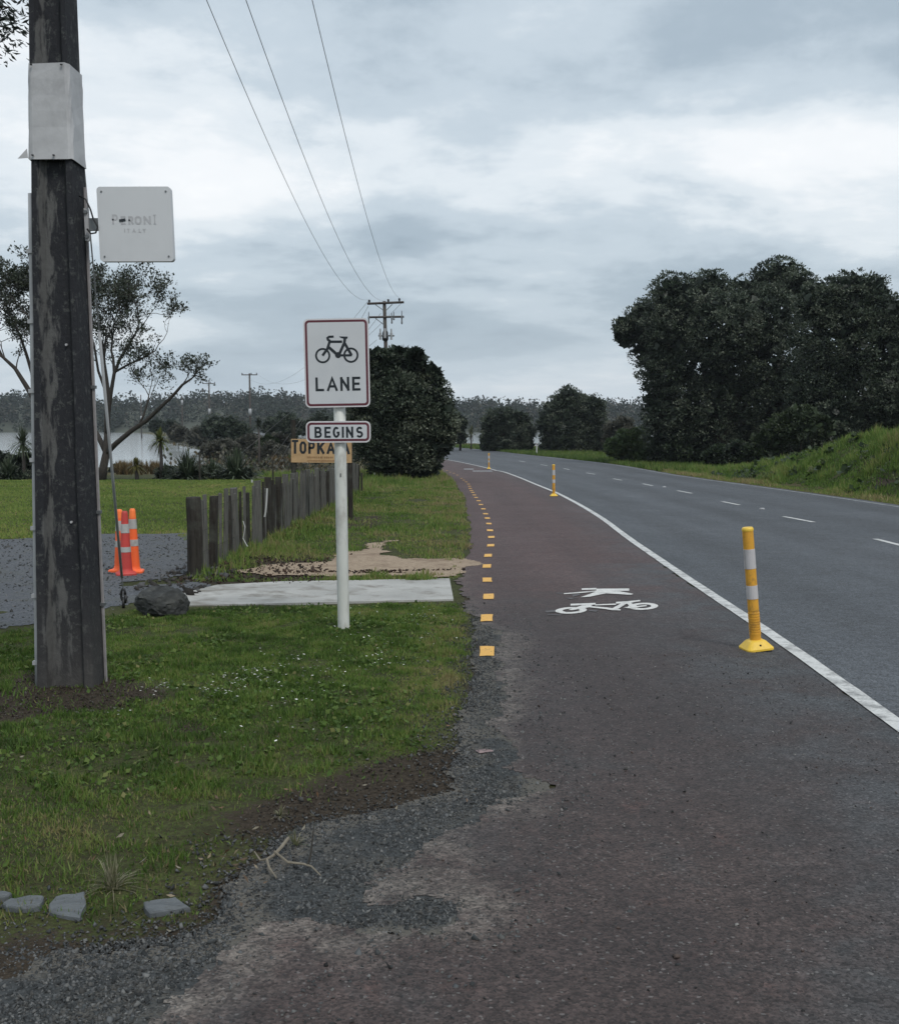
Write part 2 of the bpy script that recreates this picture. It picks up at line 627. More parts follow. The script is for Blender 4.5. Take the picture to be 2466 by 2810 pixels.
def seal_mat(name, kind):
    """chip seal: aggregate chips in bitumen"""
    m, N = new_mat(name)
    co = N.n('ShaderNodeNewGeometry').outputs['Position']
    sepn = N.n('ShaderNodeSeparateXYZ', {0: co})
    flat = N.n('ShaderNodeCombineXYZ', {0: sepn.outputs[0], 1: sepn.outputs[1], 2: 0.0}).outputs[0]
    vor = N.n('ShaderNodeTexVoronoi', {'Vector': flat, 'Scale': 105.0, 'Randomness': 1.0})
    chip = N.n('ShaderNodeSeparateColor', {0: vor.outputs['Color']})
    big = N.noise(flat, .45, 5, .6)
    mid = N.noise(flat, 2.3, 6, .62, dist=.3)
    fine = N.noise(flat, 24.0, 5, .7)
    dist = N.ramp(sepn.outputs[1], [(0, 0), (1, 1)])
    if kind == 'lane':
        far = N.n('ShaderNodeMapRange', {'Value': N.math('ADD', sepn.outputs[1], N.math('MULTIPLY', mid, 4.0)), 'From Min': 8.0, 'From Max': 16.0}, clamp=True).outputs[0]
        near_c = N.mix(N.ramp(mid, [(.35, 0.0), (.68, 1.0)]), (.035, .0245, .0225), (.061, .044, .040))
        near_c = N.mix(N.ramp(N.noise(flat, 1.1, 6, .7, dist=.6), [(.52, 0.0), (.72, .8)]), near_c, (.040, .043, .044))
        near_c = N.mix(N.ramp(N.noise(flat, 3.1, 6, .7), [(.58, 0.0), (.75, .65)]), near_c, (.094, .048, .040))
        far_c = N.mix(N.ramp(big, [(.35, 0.0), (.65, 1.0)]), (.060, .034, .032), (.076, .048, .046))
        c = N.mix(far, near_c, far_c)
        # wear towards the carriageway: red coat gone
        # worn dark band through the bicycle symbol
        band = N.math('MULTIPLY', N.n('ShaderNodeMapRange', {'Value': N.math('ADD', sepn.outputs[1], N.math('MULTIPLY', mid, 2.2)), 'From Min': 5.4, 'From Max': 7.6}, clamp=True).outputs[0],
                      N.n('ShaderNodeMapRange', {'Value': N.math('ADD', sepn.outputs[1], N.math('MULTIPLY', mid, 2.2)), 'From Min': 12.6, 'From Max': 10.4}, clamp=True).outputs[0])
        c = N.mix(N.math('MULTIPLY', band, .80), c, (.036, .027, .0265))
        at = N.n('ShaderNodeAttribute', attribute_name='tint')
        sp = N.n('ShaderNodeSeparateColor', {0: at.outputs['Color']})
        wear = N.math('MULTIPLY', sp.outputs[1], N.ramp(N.noise(flat, 1.7, 6, .65, dist=.5), [(.33, 0.0), (.6, 1.0)]))
        c = N.mix(N.math('MULTIPLY', wear, .8), c, (.056, .062, .067))
        dust = N.math('MULTIPLY', sp.outputs[0], N.ramp(N.noise(flat, 6.0, 7, .7), [(.36, 0.0), (.62, 1.0)]))
        c = N.mix(N.math('MULTIPLY', dust, .8), c, (.165, .145, .125))
    else:
        c = N.mix(N.ramp(big, [(.3, 0.0), (.7, 1.0)]), (.056, .062, .070), (.080, .087, .097))
        c = N.mix(N.ramp(mid, [(.55, 0.0), (.8, .6)]), c, (.055, .055, .053))
        u = N.n('ShaderNodeSeparateColor', {0: N.n('ShaderNodeAttribute', attribute_name='tint').outputs['Color']}).outputs[0]
        ph = N.math('COSINE', N.math('MULTIPLY', N.math('ADD', u, N.math('MULTIPLY', N.math('SUBTRACT', big, .5), .05)), 25.13))
        c = N.mix(N.n('ShaderNodeMapRange', {'Value': N.math('MULTIPLY', ph, -1.0), 'From Min': -.1, 'From Max': 1.0, 'To Min': 0.0, 'To Max': .45}, clamp=True).outputs[0], c, (.046, .049, .054))
    mott = N.noise(flat, 11.0, 5, .7)
    trk = N.noise(N.n('ShaderNodeMapping', {'Vector': flat, 'Scale': (1.0, .07, 1.0)}).outputs[0], 1.6, 5, .6)
    v = N.n('ShaderNodeMapRange', {'Value': chip.outputs[0], 'To Min': .45, 'To Max': 1.65}).outputs[0]
    v = N.math('MULTIPLY', v, N.n('ShaderNodeMapRange', {'Value': mott, 'From Min': .3, 'From Max': .7, 'To Min': .70, 'To Max': 1.30}).outputs[0])
    v = N.math('MULTIPLY', v, N.n('ShaderNodeMapRange', {'Value': trk, 'From Min': .3, 'From Max': .7, 'To Min': .84, 'To Max': 1.16}).outputs[0])
    vv = N.math('MULTIPLY', v, N.n('ShaderNodeMapRange', {'Value': fine, 'From Min': .3, 'From Max': .7, 'To Min': .8, 'To Max': 1.2}).outputs[0])
    c = N.n('ShaderNodeVectorMath', {0: c, 1: N.n('ShaderNodeCombineXYZ', {0: vv, 1: vv, 2: vv}).outputs[0]}, operation='MULTIPLY').outputs[0]
    spk = N.ramp(chip.outputs[1], [(.0, 0.0), (.978, 1.0)], 'CONSTANT')
    c = N.mix(N.math('MULTIPLY', spk, .35), c, (.24, .23, .22))
    pit = N.ramp(N.noise(flat, 46.0, 3, .6), [(.30, 1.0), (.36, 0.0)])
    c = N.mix(N.math('MULTIPLY', pit, .7), c, (.018, .018, .018))
    hgt = N.math('SUBTRACT', N.math('MULTIPLY', chip.outputs[2], .6), vor.outputs['Distance'])
    nrm = N.n('ShaderNodeBump', {'Height': hgt, 'Strength': .55, 'Distance': .006}).outputs[0]
    nrm = N.n('ShaderNodeBump', {'Height': mid, 'Strength': .3, 'Distance': .03, 'Normal': nrm}).outputs[0]
    rough = N.n('ShaderNodeMapRange', {'Value': mid, 'To Min': .62, 'To Max': .85}).outputs[0]
    finish(N, N.n('ShaderNodeBsdfPrincipled', {'Base Color': c, 'Roughness': rough, 'Specular IOR Level': .45, 'Normal': nrm}).outputs[0])
    return m


def gravel_mat(name, c0, c1, dusty=(.2, .18, .15), scale=75.0, dust_amt=.5):
    m, N = new_mat(name)
    co = N.n('ShaderNodeNewGeometry').outputs['Position']
    vor = N.n('ShaderNodeTexVoronoi', {'Vector': co, 'Scale': scale})
    chip = N.n('ShaderNodeSeparateColor', {0: vor.outputs['Color']})
    mid = N.noise(co, 2.4, 6, .65, dist=.4)
    c = N.mix(chip.outputs[0], c0, c1)
    tr = N.n('ShaderNodeSeparateColor', {0: N.n('ShaderNodeAttribute', attribute_name='tint').outputs['Color']}).outputs[0]
    c = N.mix(N.math('MULTIPLY', N.ramp(N.math('ADD', mid, N.math('MULTIPLY', tr, .22)), [(.50, 0.0), (.66, 1.0)]), dust_amt), c, dusty)
    hgt = N.math('SUBTRACT', chip.outputs[1], vor.outputs['Distance'])
    nrm = N.n('ShaderNodeBump', {'Height': hgt, 'Strength': .8, 'Distance': .012}).outputs[0]
    finish(N, N.n('ShaderNodeBsdfPrincipled', {'Base Color': c, 'Roughness': .9, 'Specular IOR Level': .25, 'Normal': nrm}).outputs[0])
    return m


def paint_mat(name, c, under=(.06, .06, .06), wear=.3, scale=9.0):
    m, N = new_mat(name)
    co = N.n('ShaderNodeNewGeometry').outputs['Position']
    n = N.noise(co, scale, 8, .72)
    f = N.ramp(n, [(.60 - wear * .35, 0.0), (.72 - wear * .2, 1.0)])
    f2 = N.noise(co, 60, 4, .7)
    cc = N.mix(N.math('MULTIPLY', f, .8), N.mix(1.0, c, N.ramp(f2, [(.3, .8), (.7, 1.05)]), 'MULTIPLY'), under)
    nrm = N.n('ShaderNodeBump', {'Height': f2, 'Strength': .4, 'Distance': .006}).outputs[0]
    finish(N, N.n('ShaderNodeBsdfPrincipled', {'Base Color': cc, 'Roughness': .65, 'Normal': nrm}).outputs[0])
    return m


def pole_mat():
    """old concrete: dark algae with pale lichen streaks"""
    m, N = new_mat('weathered_concrete_pole')
    co = N.n('ShaderNodeTexCoord').outputs['Object']
    st = N.n('ShaderNodeMapping', {'Vector': co, 'Scale': (1.0, 1.0, .22)}).outputs[0]
    s1 = N.noise(st, 16, 7, .62, dist=.25)
    s2 = N.noise(co, 26, 7, .72)
    s3 = N.noise(co, 3.0, 5, .6)
    dark = N.mix(s2, (.014, .015, .018), (.042, .043, .048))
    mid = N.mix(s2, (.075, .075, .075), (.15, .15, .145))
    at = N.n('ShaderNodeSeparateColor', {0: N.n('ShaderNodeAttribute', attribute_name='tint').outputs['Color']})
    f = N.ramp(N.math('ADD', N.math('MULTIPLY', at.outputs[0], .30), s1), [(.70, 0.0), (.79, 1.0)])
    c = N.mix(f, dark, mid)
    lich = N.ramp(N.noise(co, 21, 8, .78), [(.55, 0.0), (.60, 1.0)])
    c = N.mix(N.math('MULTIPLY', lich, .5), c, (.115, .12, .112))
    lower = N.ramp(N.n('ShaderNodeSeparateXYZ', {0: co}).outputs[2], [(.0, 1.0), (.75, 0.0)])
    c = N.mix(N.math('MULTIPLY', lower, N.ramp(s3, [(.35, .3), (.65, .8)])), c, (.085, .080, .074))
    nrm = N.n('ShaderNodeBump', {'Height': s2, 'Strength': .6, 'Distance': .015}).outputs[0]
    finish(N, N.n('ShaderNodeBsdfPrincipled', {'Base Color': c, 'Roughness': .92, 'Specular IOR Level': .2, 'Normal': nrm}).outputs[0])
    return m


def water_mat():
    m, N = new_mat('estuary_water')
    co = N.n('ShaderNodeNewGeometry').outputs['Position']
    n = N.noise(N.n('ShaderNodeMapping', {'Vector': co, 'Scale': (.25, 1.0, 1.0)}).outputs[0], .8, 5, .6)
    nrm = N.n('ShaderNodeBump', {'Height': n, 'Strength': .05, 'Distance': .1}).outputs[0]
    finish(N, N.n('ShaderNodeBsdfPrincipled', {'Base Color': (.42, .44, .44, 1), 'Roughness': .12, 'IOR': 1.33, 'Normal': nrm}).outputs[0])
    return m


def wood_mat(name, c0, c1):
    m, N = new_mat(name)
    co = N.n('ShaderNodeTexCoord').outputs['Object']
    st = N.n('ShaderNodeMapping', {'Vector': co, 'Scale': (1.0, 1.0, .08)}).outputs[0]
    a = N.noise(st, 40, 6, .65)
    b = N.noise(co, 4.0, 5, .6)
    c = N.mix(N.ramp(a, [(.3, 0.0), (.7, 1.0)]), c0, c1)
    c = N.mix(N.ramp(b, [(.5, 0.0), (.75, .6)]), c, (.10, .11, .09))
    nrm = N.n('ShaderNodeBump', {'Height': a, 'Strength': .6, 'Distance': .01}).outputs[0]
    finish(N, N.n('ShaderNodeBsdfPrincipled', {'Base Color': c, 'Roughness': .9, 'Specular IOR Level': .2, 'Normal': nrm}).outputs[0])
    return m


M['ground'] = ground_mat()
M['road'] = seal_mat('grey_chip_seal', 'road')
M['lane'] = seal_mat('worn_red_chip_seal', 'lane')
M['gravel'] = gravel_mat('blue_grey_gravel', (.028, .031, .032), (.074, .079, .080), (.17, .152, .125), dust_amt=.55)
M['drive'] = gravel_mat('drive_gravel', (.07, .076, .085), (.15, .157, .17), (.105, .11, .09), 60.0, .4)
M['sand'] = gravel_mat('pale_sand', (.27, .205, .145), (.40, .31, .225), (.13, .08, .052), 40.0, .5)
M['concrete'] = plain('pale_concrete', (.37, .365, .345), .85, .2, 1.6, .6, 45, dirt=(.17, .155, .13), dirt_amt=.9, dirt_scale=2.6)
M['white_line'] = paint_mat('white_road_paint', (.62, .62, .60), (.10, .10, .10), .34, 7)
M['faint_line'] = paint_mat('worn_white_road_paint', (.42, .43, .44), (.09, .09, .09), .55, 6)
M['symbol'] = paint_mat('white_thermoplastic', (.68, .67, .64), (.12, .11, .11), .2, 14)
M['ghost'] = paint_mat('almost_gone_white_paint', (.15, .14, .14), (.055, .05, .05), .9, 9)
M['pink_paint'] = paint_mat('faded_pink_paint', (.36, .25, .24), (.08, .06, .06), .6, 11)
M['yellow_line'] = paint_mat('yellow_thermoplastic', (.78, .43, .09), (.35, .2, .06), .12, 14)
M['pole'] = pole_mat()
M['galv'] = plain('weathered_galvanised_sheet', (.42, .42, .425), .6, .14, 5, .1, 40, metal=.1, dirt=(.25, .245, .25), dirt_amt=.6, dirt_scale=4)
M['galv_dark'] = plain('dull_galvanised_steel', (.16, .17, .175), .5, .15, 12, metal=.5)
M['pvc'] = plain('grey_plastic_conduit', (.33, .34, .35), .5, .08, 5, dirt=(.18, .18, .18), dirt_amt=.4)
M['rust'] = plain('pinkish_flat_bar', (.25, .235, .235), .6, .2, 12)
M['wire'] = plain('aluminium_conductor', (.20, .205, .21), .5, .05, 3, metal=.3)
M['black'] = plain('black_metal', (.012, .012, .013), .5, .2, 10)
M['white_panel'] = plain('white_sign_sheet', (.56, .57, .58), .45, .03, 3, dirt=(.45, .46, .47), dirt_amt=.4, dirt_scale=2)
M['sign_face'] = plain('retroreflective_white', (.56, .575, .59), .4, .03, 3, dirt=(.44, .47, .50), dirt_amt=.4, dirt_scale=2.2)
M['sign_edge'] = plain('sign_edge_white', (.62, .60, .61), .4, .03, 3)
M['maroon'] = plain('maroon_border', (.105, .018, .03), .45, .1, 5)
M['ink'] = plain('black_sign_film', (.008, .013, .018), .45, .1, 5)
M['grey_ink'] = plain('faded_grey_print', (.41, .41, .42), .5, .1, 20)
M['post_white'] = plain('white_painted_post', (.60, .61, .57), .55, .07, 9, .15, 60, dirt=(.24, .22, .18), dirt_amt=.7, dirt_scale=7, stretch=(1, 1, .35))
M['b_yellow'] = plain('yellow_flexible_plastic', (.66, .33, .035), .5, .1, 7, .05, 50, dirt=(.22, .135, .05), dirt_amt=.75, dirt_scale=12)
M['b_base'] = plain('yellow_base_plastic', (.80, .52, .055), .5, .08, 12, dirt=(.45, .28, .06), dirt_amt=.35, dirt_scale=12)
M['b_white'] = plain('white_reflective_sleeve', (.52, .50, .50), .4, .06, 5, dirt=(.26, .24, .24), dirt_amt=.75, dirt_scale=12, stretch=(1, 1, .2))
M['cone_orange'] = plain('fluorescent_orange_plastic', (.95, .15, .035), .5, .08, 6, dirt=(.6, .10, .04), dirt_amt=.3)
M['cone_red'] = plain('faded_red_plastic', (.52, .055, .045), .55, .12, 6, dirt=(.30, .05, .04), dirt_amt=.4)
M['cone_band'] = plain('grey_reflective_collar', (.42, .42, .40), .45, .15, 14, dirt=(.20, .19, .17), dirt_amt=.6, dirt_scale=14)
M['cone_tip'] = plain('bright_orange_tip', (1.0, .22, .05), .5, .05, 6)
M['rock'] = plain('dark_basalt', (.030, .032, .031), .8, .3, 9, .8, 30, dirt=(.10, .10, .09), dirt_amt=.6, dirt_scale=11)
M['flagstone'] = plain('grey_slate', (.105, .115, .122), .75, .3, 9, .6, 35, dirt=(.07, .07, .06), dirt_amt=.5, dirt_scale=14, stretch=(1, 3, 1))
M['wood_grey'] = wood_mat('weathered_grey_timber', (.055, .054, .050), (.16, .155, .14))
M['wood_dark'] = wood_mat('dark_damp_timber', (.016, .014, .012), (.05, .045, .038))
M['wood_brown'] = wood_mat('brown_pole_timber', (.05, .042, .038), (.11, .095, .09))
M['tape'] = plain('white_plastic_tape', (.46, .47, .46), .5, .05, 9)
M['board'] = plain('tan_plywood_board', (.46, .30, .15), .7, .14, 5, dirt=(.30, .17, .07), dirt_amt=.5, dirt_scale=6)
M['tan_ink'] = plain('faded_brown_print', (.25, .14, .06), .7, .2, 20)
M['twig'] = plain('pale_dead_wood', (.19, .165, .125), .9, .25, 20, .4, 80)
M['bark'] = plain('grey_brown_bark', (.045, .038, .032), .95, .3, 12, .7, 40)
M['water'] = water_mat()

# ------------------------------------------------------------------ the setting: ground, water, hills
def axis(lo, hi, marks):
    """grid lines: marks = [(value, step at that value)]"""
    out = [lo]
    while out[-1] < hi:
        st = np.interp(out[-1], [m[0] for m in marks], [m[1] for m in marks])
        out.append(out[-1] + st)
    return np.array(out)


T = lambda pts: np.array([P(a, b) for a, b in pts])
# bare soil zones on the lawn (picture points)
SOIL = [T([(470, 1640), (560, 1595), (680, 1555), (760, 1525), (860, 1505), (935, 1490), (940, 1560), (900, 1610), (760, 1640), (600, 1660), (500, 1665)]),
        T([(60, 1340), (230, 1350), (330, 1390), (220, 1420), (60, 1420), (-60, 1400)]),
        T([(330, 1440), (420, 1440), (440, 1490), (330, 1500)]),
        T([(-100, 1385), (60, 1390), (40, 1440), (-100, 1440)]),
        T([(370, 1145), (500, 1115), (640, 1115), (640, 1165), (430, 1165), (370, 1170)]),
        T([(470, 1720), (500, 1700), (450, 1800), (420, 1850), (300, 1882), (-300, 1935), (-300, 1868), (250, 1845), (390, 1820)]),
        T([(690, 1035), (760, 1030), (760, 1055), (690, 1060)])]


GRAV = T([(925, 1190), (950, 1215), (945, 1290), (948, 1340), (925, 1420), (905, 1470), (905, 1530), (915, 1580), (770, 1622), (620, 1648), (545, 1680), (450, 1780), (430, 1835), (345, 1865), (200, 1885), (0, 1893), (-260, 1900), (-1500, 1930), (-1500, 2200), (200, 2250), (700, 1900), (1000, 1850), (1120, 1600), (1060, 1400), (1030, 1250), (980, 1190)])


def soil_mask(x, y):
    s = np.zeros(np.shape(x))
    for i, p in enumerate(SOIL):
        d = poly_sd(x, y, p)
        s = np.maximum(s, sstep(-.25, .12, d) * (1.0, .85, .6, .85, .85, .5, .85)[i])
    s = np.maximum(s, sstep(-.06, .05, poly_sd(x, y, GRAV)) * .8)
    s = np.maximum(s, sstep(-.3, .3, poly_sd(x, y, np.array([(12.2, 31), (13.3, 30.5), (13.7, 36), (12.4, 36.5)]))) * .75)
    return s


gx = np.concatenate([-axis(0, 420, [(0, .14), (6, .16), (14, .6), (60, 4), (400, 40)])[::-1][:-1], axis(0, 420, [(0, .2), (9, .35), (18, .35), (28, 1.2), (80, 6), (400, 40)])])
gy = axis(-40, 900, [(-40, 6), (0, .4), (2.5, .12), (12, .14), (22, .35), (60, .9), (140, 3), (400, 20), (900, 60)])
GX, GY = np.meshgrid(gx, gy)
GZ = H(GX, GY) - .004
GZ = GZ + (fbm(GX * 2.2, GY * 2.2, 31) - .5) * .03 * (GX < -.8) * (GY < 12)
nx_, ny_ = len(gx), len(gy)
V = np.stack([GX, GY, GZ], -1).reshape(-1, 3)
ii, jj = np.meshgrid(np.arange(nx_ - 1), np.arange(ny_ - 1))
i0 = (jj * nx_ + ii).ravel()
quads = np.stack([i0, i0 + 1, i0 + nx_ + 1, i0 + nx_], 1)
me = bpy.data.meshes.new('ground')
me.vertices.add(len(V)); me.vertices.foreach_set('co', V.astype(np.float32).ravel())
me.loops.add(len(quads) * 4); me.loops.foreach_set('vertex_index', quads.astype(np.int32).ravel())
me.polygons.add(len(quads)); me.polygons.foreach_set('loop_start', np.arange(0, len(quads) * 4, 4, dtype=np.int32))
ta = np.ones((len(V), 4), np.float32)
ta[:, 0] = soil_mask(V[:, 0], V[:, 1])
dry = sstep(50, 70, V[:, 1]) * .6 + .5 * sstep(-.6, 0, -(V[:, 0] - xR(V[:, 1]) - 1.8)) * (V[:, 0] > xR(V[:, 1]))
ta[:, 1] = np.clip(dry, 0, 1)
ta[:, 2] = 0
me.attributes.new('tint', 'FLOAT_COLOR', 'POINT').data.foreach_set('color', ta.ravel())
me.update(calc_edges=True)
me.polygons.foreach_set('use_smooth', [True] * len(me.polygons))
obj('ground', me, M['ground'], kind='structure')

obj('water', ([(-1300, 40, -2.2), (1300, 40, -2.2), (1300, 1250, -2.2), (-1300, 1250, -2.2)], [(0, 1, 2, 3)]), M['water'], kind='structure')

# hills across the water
RIDGE = [(-400, 800), (-150, 790), (0, 790), (60, 786), (120, 792), (180, 800), (270, 793), (283, 806), (292, 806), (305, 794), (380, 790), (500, 784), (620, 790), (740, 797), (905, 803), (940, 797), (1010, 800), (1090, 808), (1200, 806), (1300, 808), (1500, 806), (2200, 800)]
RX = [r[0] for r in RIDGE]


def ridge_z(tx, y):
    ty = np.interp(tx, RX, [r[1] for r in RIDGE])
    return CAMH + (848 - ty) / 2203.0 * y


HV, HF = [], []
hyx = np.arange(-420, 2240, 30)
hys = [520, 560, 600, 650, 720, 1100]
for j, yy in enumerate(hys):
    for tx in hyx:
        f = [0, .30, .62, .9, 1.0, .7][j]
        zt = float(ridge_z(tx, 700)) - 5.5
        HV.append(((tx - 897) / 2203.0 * yy, yy + 14 * math.sin(tx * .013) + 8 * math.sin(tx * .041), -2.6 + f * (zt + 2.6)))
nn = len(hyx)
for j in range(len(hys) - 1):
    for i in range(nn - 1):
        HF.append((j * nn + i, j * nn + i + 1, (j + 1) * nn + i + 1, (j + 1) * nn + i))
M['hill'] = plain('scrubby_hillside', (.040, .046, .028), .95, .3, .05, 0)
obj('hills', (HV, HF), M['hill'], smooth=True, kind='structure')

# ------------------------------------------------------------------ sheets on the ground
def grid_sheet(polys, x0, x1, y0, y1, res, off, amp=.05, nscale=6.0, seed=0, cut=None):
    """ragged sheet: cells of a fine grid inside the outline shifted by noise. returns V, quads, signed distance"""
    xs = np.arange(x0, x1 + res, res)
    ys = np.arange(y0, y1 + res, res)
    X, Y = np.meshgrid(xs, ys)
    jx = (vnoise(X * 37, Y * 37, 5 + seed) - .5) * res * .9
    jy = (vnoise(X * 37, Y * 37, 6 + seed) - .5) * res * .9
    X = X + jx
    Y = Y + jy
    d = poly_sd(X, Y, polys) + (fbm(X * nscale, Y * nscale, seed) - .5) * 2 * amp
    keep = d > 0
    nx, ny = len(xs), len(ys)
    q = keep[:-1, :-1] & keep[1:, :-1] & keep[:-1, 1:] & keep[1:, 1:]
    jj, ii = np.nonzero(q)
    i0 = jj * nx + ii
    quads = np.stack([i0, i0 + 1, i0 + nx + 1, i0 + nx], 1)
    used = np.unique(quads)
    remap = np.full(nx * ny, -1)
    remap[used] = np.arange(len(used))
    Vv = np.stack([X, Y, H(X, Y) + off], -1).reshape(-1, 3)[used]
    return Vv, remap[quads], d.reshape(-1)[used]


def sheet_obj(name, parts, mat, tint, kind='structure'):
    V = np.concatenate([p[0] for p in parts])
    k = 0
    Q4 = []
    for p in parts:
        Q4.append(p[1] + k)
        k += len(p[0])
    Q4 = np.concatenate(Q4)
    me = bpy.data.meshes.new(name)
    me.vertices.add(len(V)); me.vertices.foreach_set('co', V.astype(np.float32).ravel())
    me.loops.add(len(Q4) * 4); me.loops.foreach_set('vertex_index', Q4.astype(np.int32).ravel())
    me.polygons.add(len(Q4)); me.polygons.foreach_set('loop_start', np.arange(0, len(Q4) * 4, 4, dtype=np.int32))
    a = np.zeros((len(V), 4), np.float32)
    a[:, 3] = 1
    a[:, :tint.shape[1]] = tint
    me.attributes.new('tint', 'FLOAT_COLOR', 'POINT').data.foreach_set('color', a.ravel())
    me.update(calc_edges=True)
    me.polygons.foreach_set('use_smooth', [True] * len(me.polygons))
    return obj(name, me, mat, kind=kind)


def ribbon_sheet(fl, fr, ys, off, ncol=8):
    t = np.linspace(0, 1, ncol + 1)
    ys = np.asarray(ys)
    X = fl(ys)[:, None] * (1 - t) + fr(ys)[:, None] * t
    Y = np.repeat(ys[:, None], ncol + 1, 1)
    Vv = np.stack([X, Y, base(Y) + off], -1).reshape(-1, 3)
    jj, ii = np.meshgrid(np.arange(len(ys) - 1), np.arange(ncol), indexing='ij')
    i0 = (jj * (ncol + 1) + ii).ravel()
    return Vv, np.stack([i0, i0 + 1, i0 + ncol + 2, i0 + ncol + 1], 1)


# carriageway
ysr = np.concatenate([np.arange(-20, 60, .5), np.arange(60, 150, 1.5), np.arange(150, 500, 5)])
rV, rQ = ribbon_sheet(lambda y: xL(y) - .02, lambda y: xR(y) + .28 + .12 * (vnoise(y * .8, 0, 4) - .5), ysr, .0080, 40)
_t = np.tile(np.linspace(0, 1, 41), len(ysr))
ROAD = sheet_obj('road', [(rV, rQ)], M['road'], np.stack([_t, _t * 0, _t * 0], 1))

# cycle lane: ragged near, ribbon far
LANE_L = np.vstack([S([(1264, 1645), (1256, 1578), (1284, 1534), (1287, 1484), (1291, 1440), (1277, 1404), (1277, 1367), (1264, 1351), (1250, 1331), (1234, 1314), (1210, 1294), (1167, 1282)])])
lane_near_left = T([(918, 1197), (935, 1218), (985, 1260), (1002, 1320), (985, 1350), (1005, 1400), (988, 1450), (1000, 1495), (982, 1540), (1060, 1575), (1040, 1597), (940, 1622), (872, 1672), (838, 1705), (765, 1765), (742, 1800), (860, 1802), (925, 1815), (860, 1852), (650, 1852), (600, 1830), (530, 1838), (450, 1905), (330, 1995), (250, 2070), (150, 2200)])
LY = 14.0
ll = LANE_L[np.argsort(LANE_L[:, 1])]
ll = np.vstack([ll, [(-3.6, 85), (-5.2, 98)]])
_ys = np.arange(9, 100, .5)
_xs = np.interp(_ys, ll[:, 1], ll[:, 0])
for _ in range(4):
    _xs[1:-1] = .25 * _xs[:-2] + .5 * _xs[1:-1] + .25 * _xs[2:]
xLane = lambda y: np.interp(y, _ys, _xs)
ny = np.arange(2.0, LY + .3, .25)
lane_poly = np.vstack([[(xLane(y), y) for y in np.arange(LY + .5, 10.9, -.3)], lane_near_left, [(-1.6, 1.5), (3, 1.5)], [(xL(y) + .02, y) for y in np.arange(1.5, LY + .5, .4)]])
LP = grid_sheet(lane_poly, -1.9, 3.2, 2.2, LY, .025, .0048, .16, 4.5, 11)
fV, fQ = ribbon_sheet(lambda y: xLane(y) + .08 * (vnoise(y * 2.2, 1, 8) - .5), lambda y: xL(y) + .02, np.arange(LY - .05, 98, .35), .0045, 6)
ztint = np.zeros((len(LP[0]) + len(fV), 3), np.float32)
dn = poly_sd(LP[0][:, 0], LP[0][:, 1], np.vstack([[(-6, 14.5)], [(xLane(y) , y) for y in np.arange(LY + .5, 10.9, -.3)], lane_near_left, [(-6, 1)]]))
nearfac = sstep(10.5, 8.5, LP[0][:, 1])
ztint[:len(LP[0]), 0] = np.clip(1 - (-dn) / (.05 + .32 * fbm(LP[0][:, 0] * 1.6, LP[0][:, 1] * 1.6, 77) ** 2 * 2), 0, 1) * (.35 + .65 * nearfac)
dl = xL(LP[0][:, 1]) - LP[0][:, 0]
ztint[:len(LP[0]), 1] = sstep(1.5, .2, dl)
ztint[len(LP[0]):, 1] = sstep(.9, .1, xL(fV[:, 1]) - fV[:, 0]) * .6
LANE = sheet_obj('cycle_lane', [(LP[0], LP[1]), (fV, fQ)], M['lane'], ztint)

# gravel shoulder between lawn and seal
GP = grid_sheet(GRAV, -3.2, 1.2, 2.0, 11.2, .025, .0025, .14, 3.0, 23)
_g = np.zeros((len(GP[0]), 3))
_g[:, 0] = sstep(.22, .03, GP[2])
SHOULDER = sheet_obj('gravel_shoulder', [GP[:2]], M['gravel'], _g)

# gravel drive on the left and concrete strip
DRIVE = T([(-500, 1062), (0, 1078), (120, 1070), (235, 1063), (380, 1068), (400, 1110), (378, 1150), (330, 1158), (230, 1163), (240, 1172), (380, 1162), (445, 1168), (350, 1186), (270, 1206), (200, 1225), (0, 1258), (-300, 1300), (-700, 1330)])
DP = grid_sheet(DRIVE, -9.5, -1.5, 8.0, 19.5, .07, .004, .22, 2.2, 41)
sheet_obj('gravel_drive', [DP[:2]], M['drive'], np.zeros((len(DP[0]), 3)))

cp4 = T([(300, 1213), (905, 1199), (897, 1157), (560, 1163), (432, 1170), (350, 1190)])
cp4 = [tuple(p) for p in cp4]
cV = [(x, y, float(H(x, y)) + .014) for x, y in cp4] + [(x, y, float(H(x, y)) - .05) for x, y in cp4]
n_ = len(cp4)
obj('concrete_path', (cV, [tuple(range(n_))] + [(i, i + n_, (i + 1) % n_ + n_, (i + 1) % n_) for i in range(n_)]), M['concrete'], kind='structure')

SANDP = T([(470, 1142), (520, 1128), (640, 1122), (705, 1106), (745, 1084), (782, 1080), (770, 1108), (800, 1116), (930, 1117), (948, 1127), (915, 1140), (890, 1152), (760, 1150), (640, 1152), (540, 1152), (490, 1150)])
SP = grid_sheet(SANDP, -3.2, 1.0, 11.5, 18.5, .04, .008, .28, 2.6, 51)
sheet_obj('sand_patch', [SP[:2]], M['sand'], np.zeros((len(SP[0]), 3)))

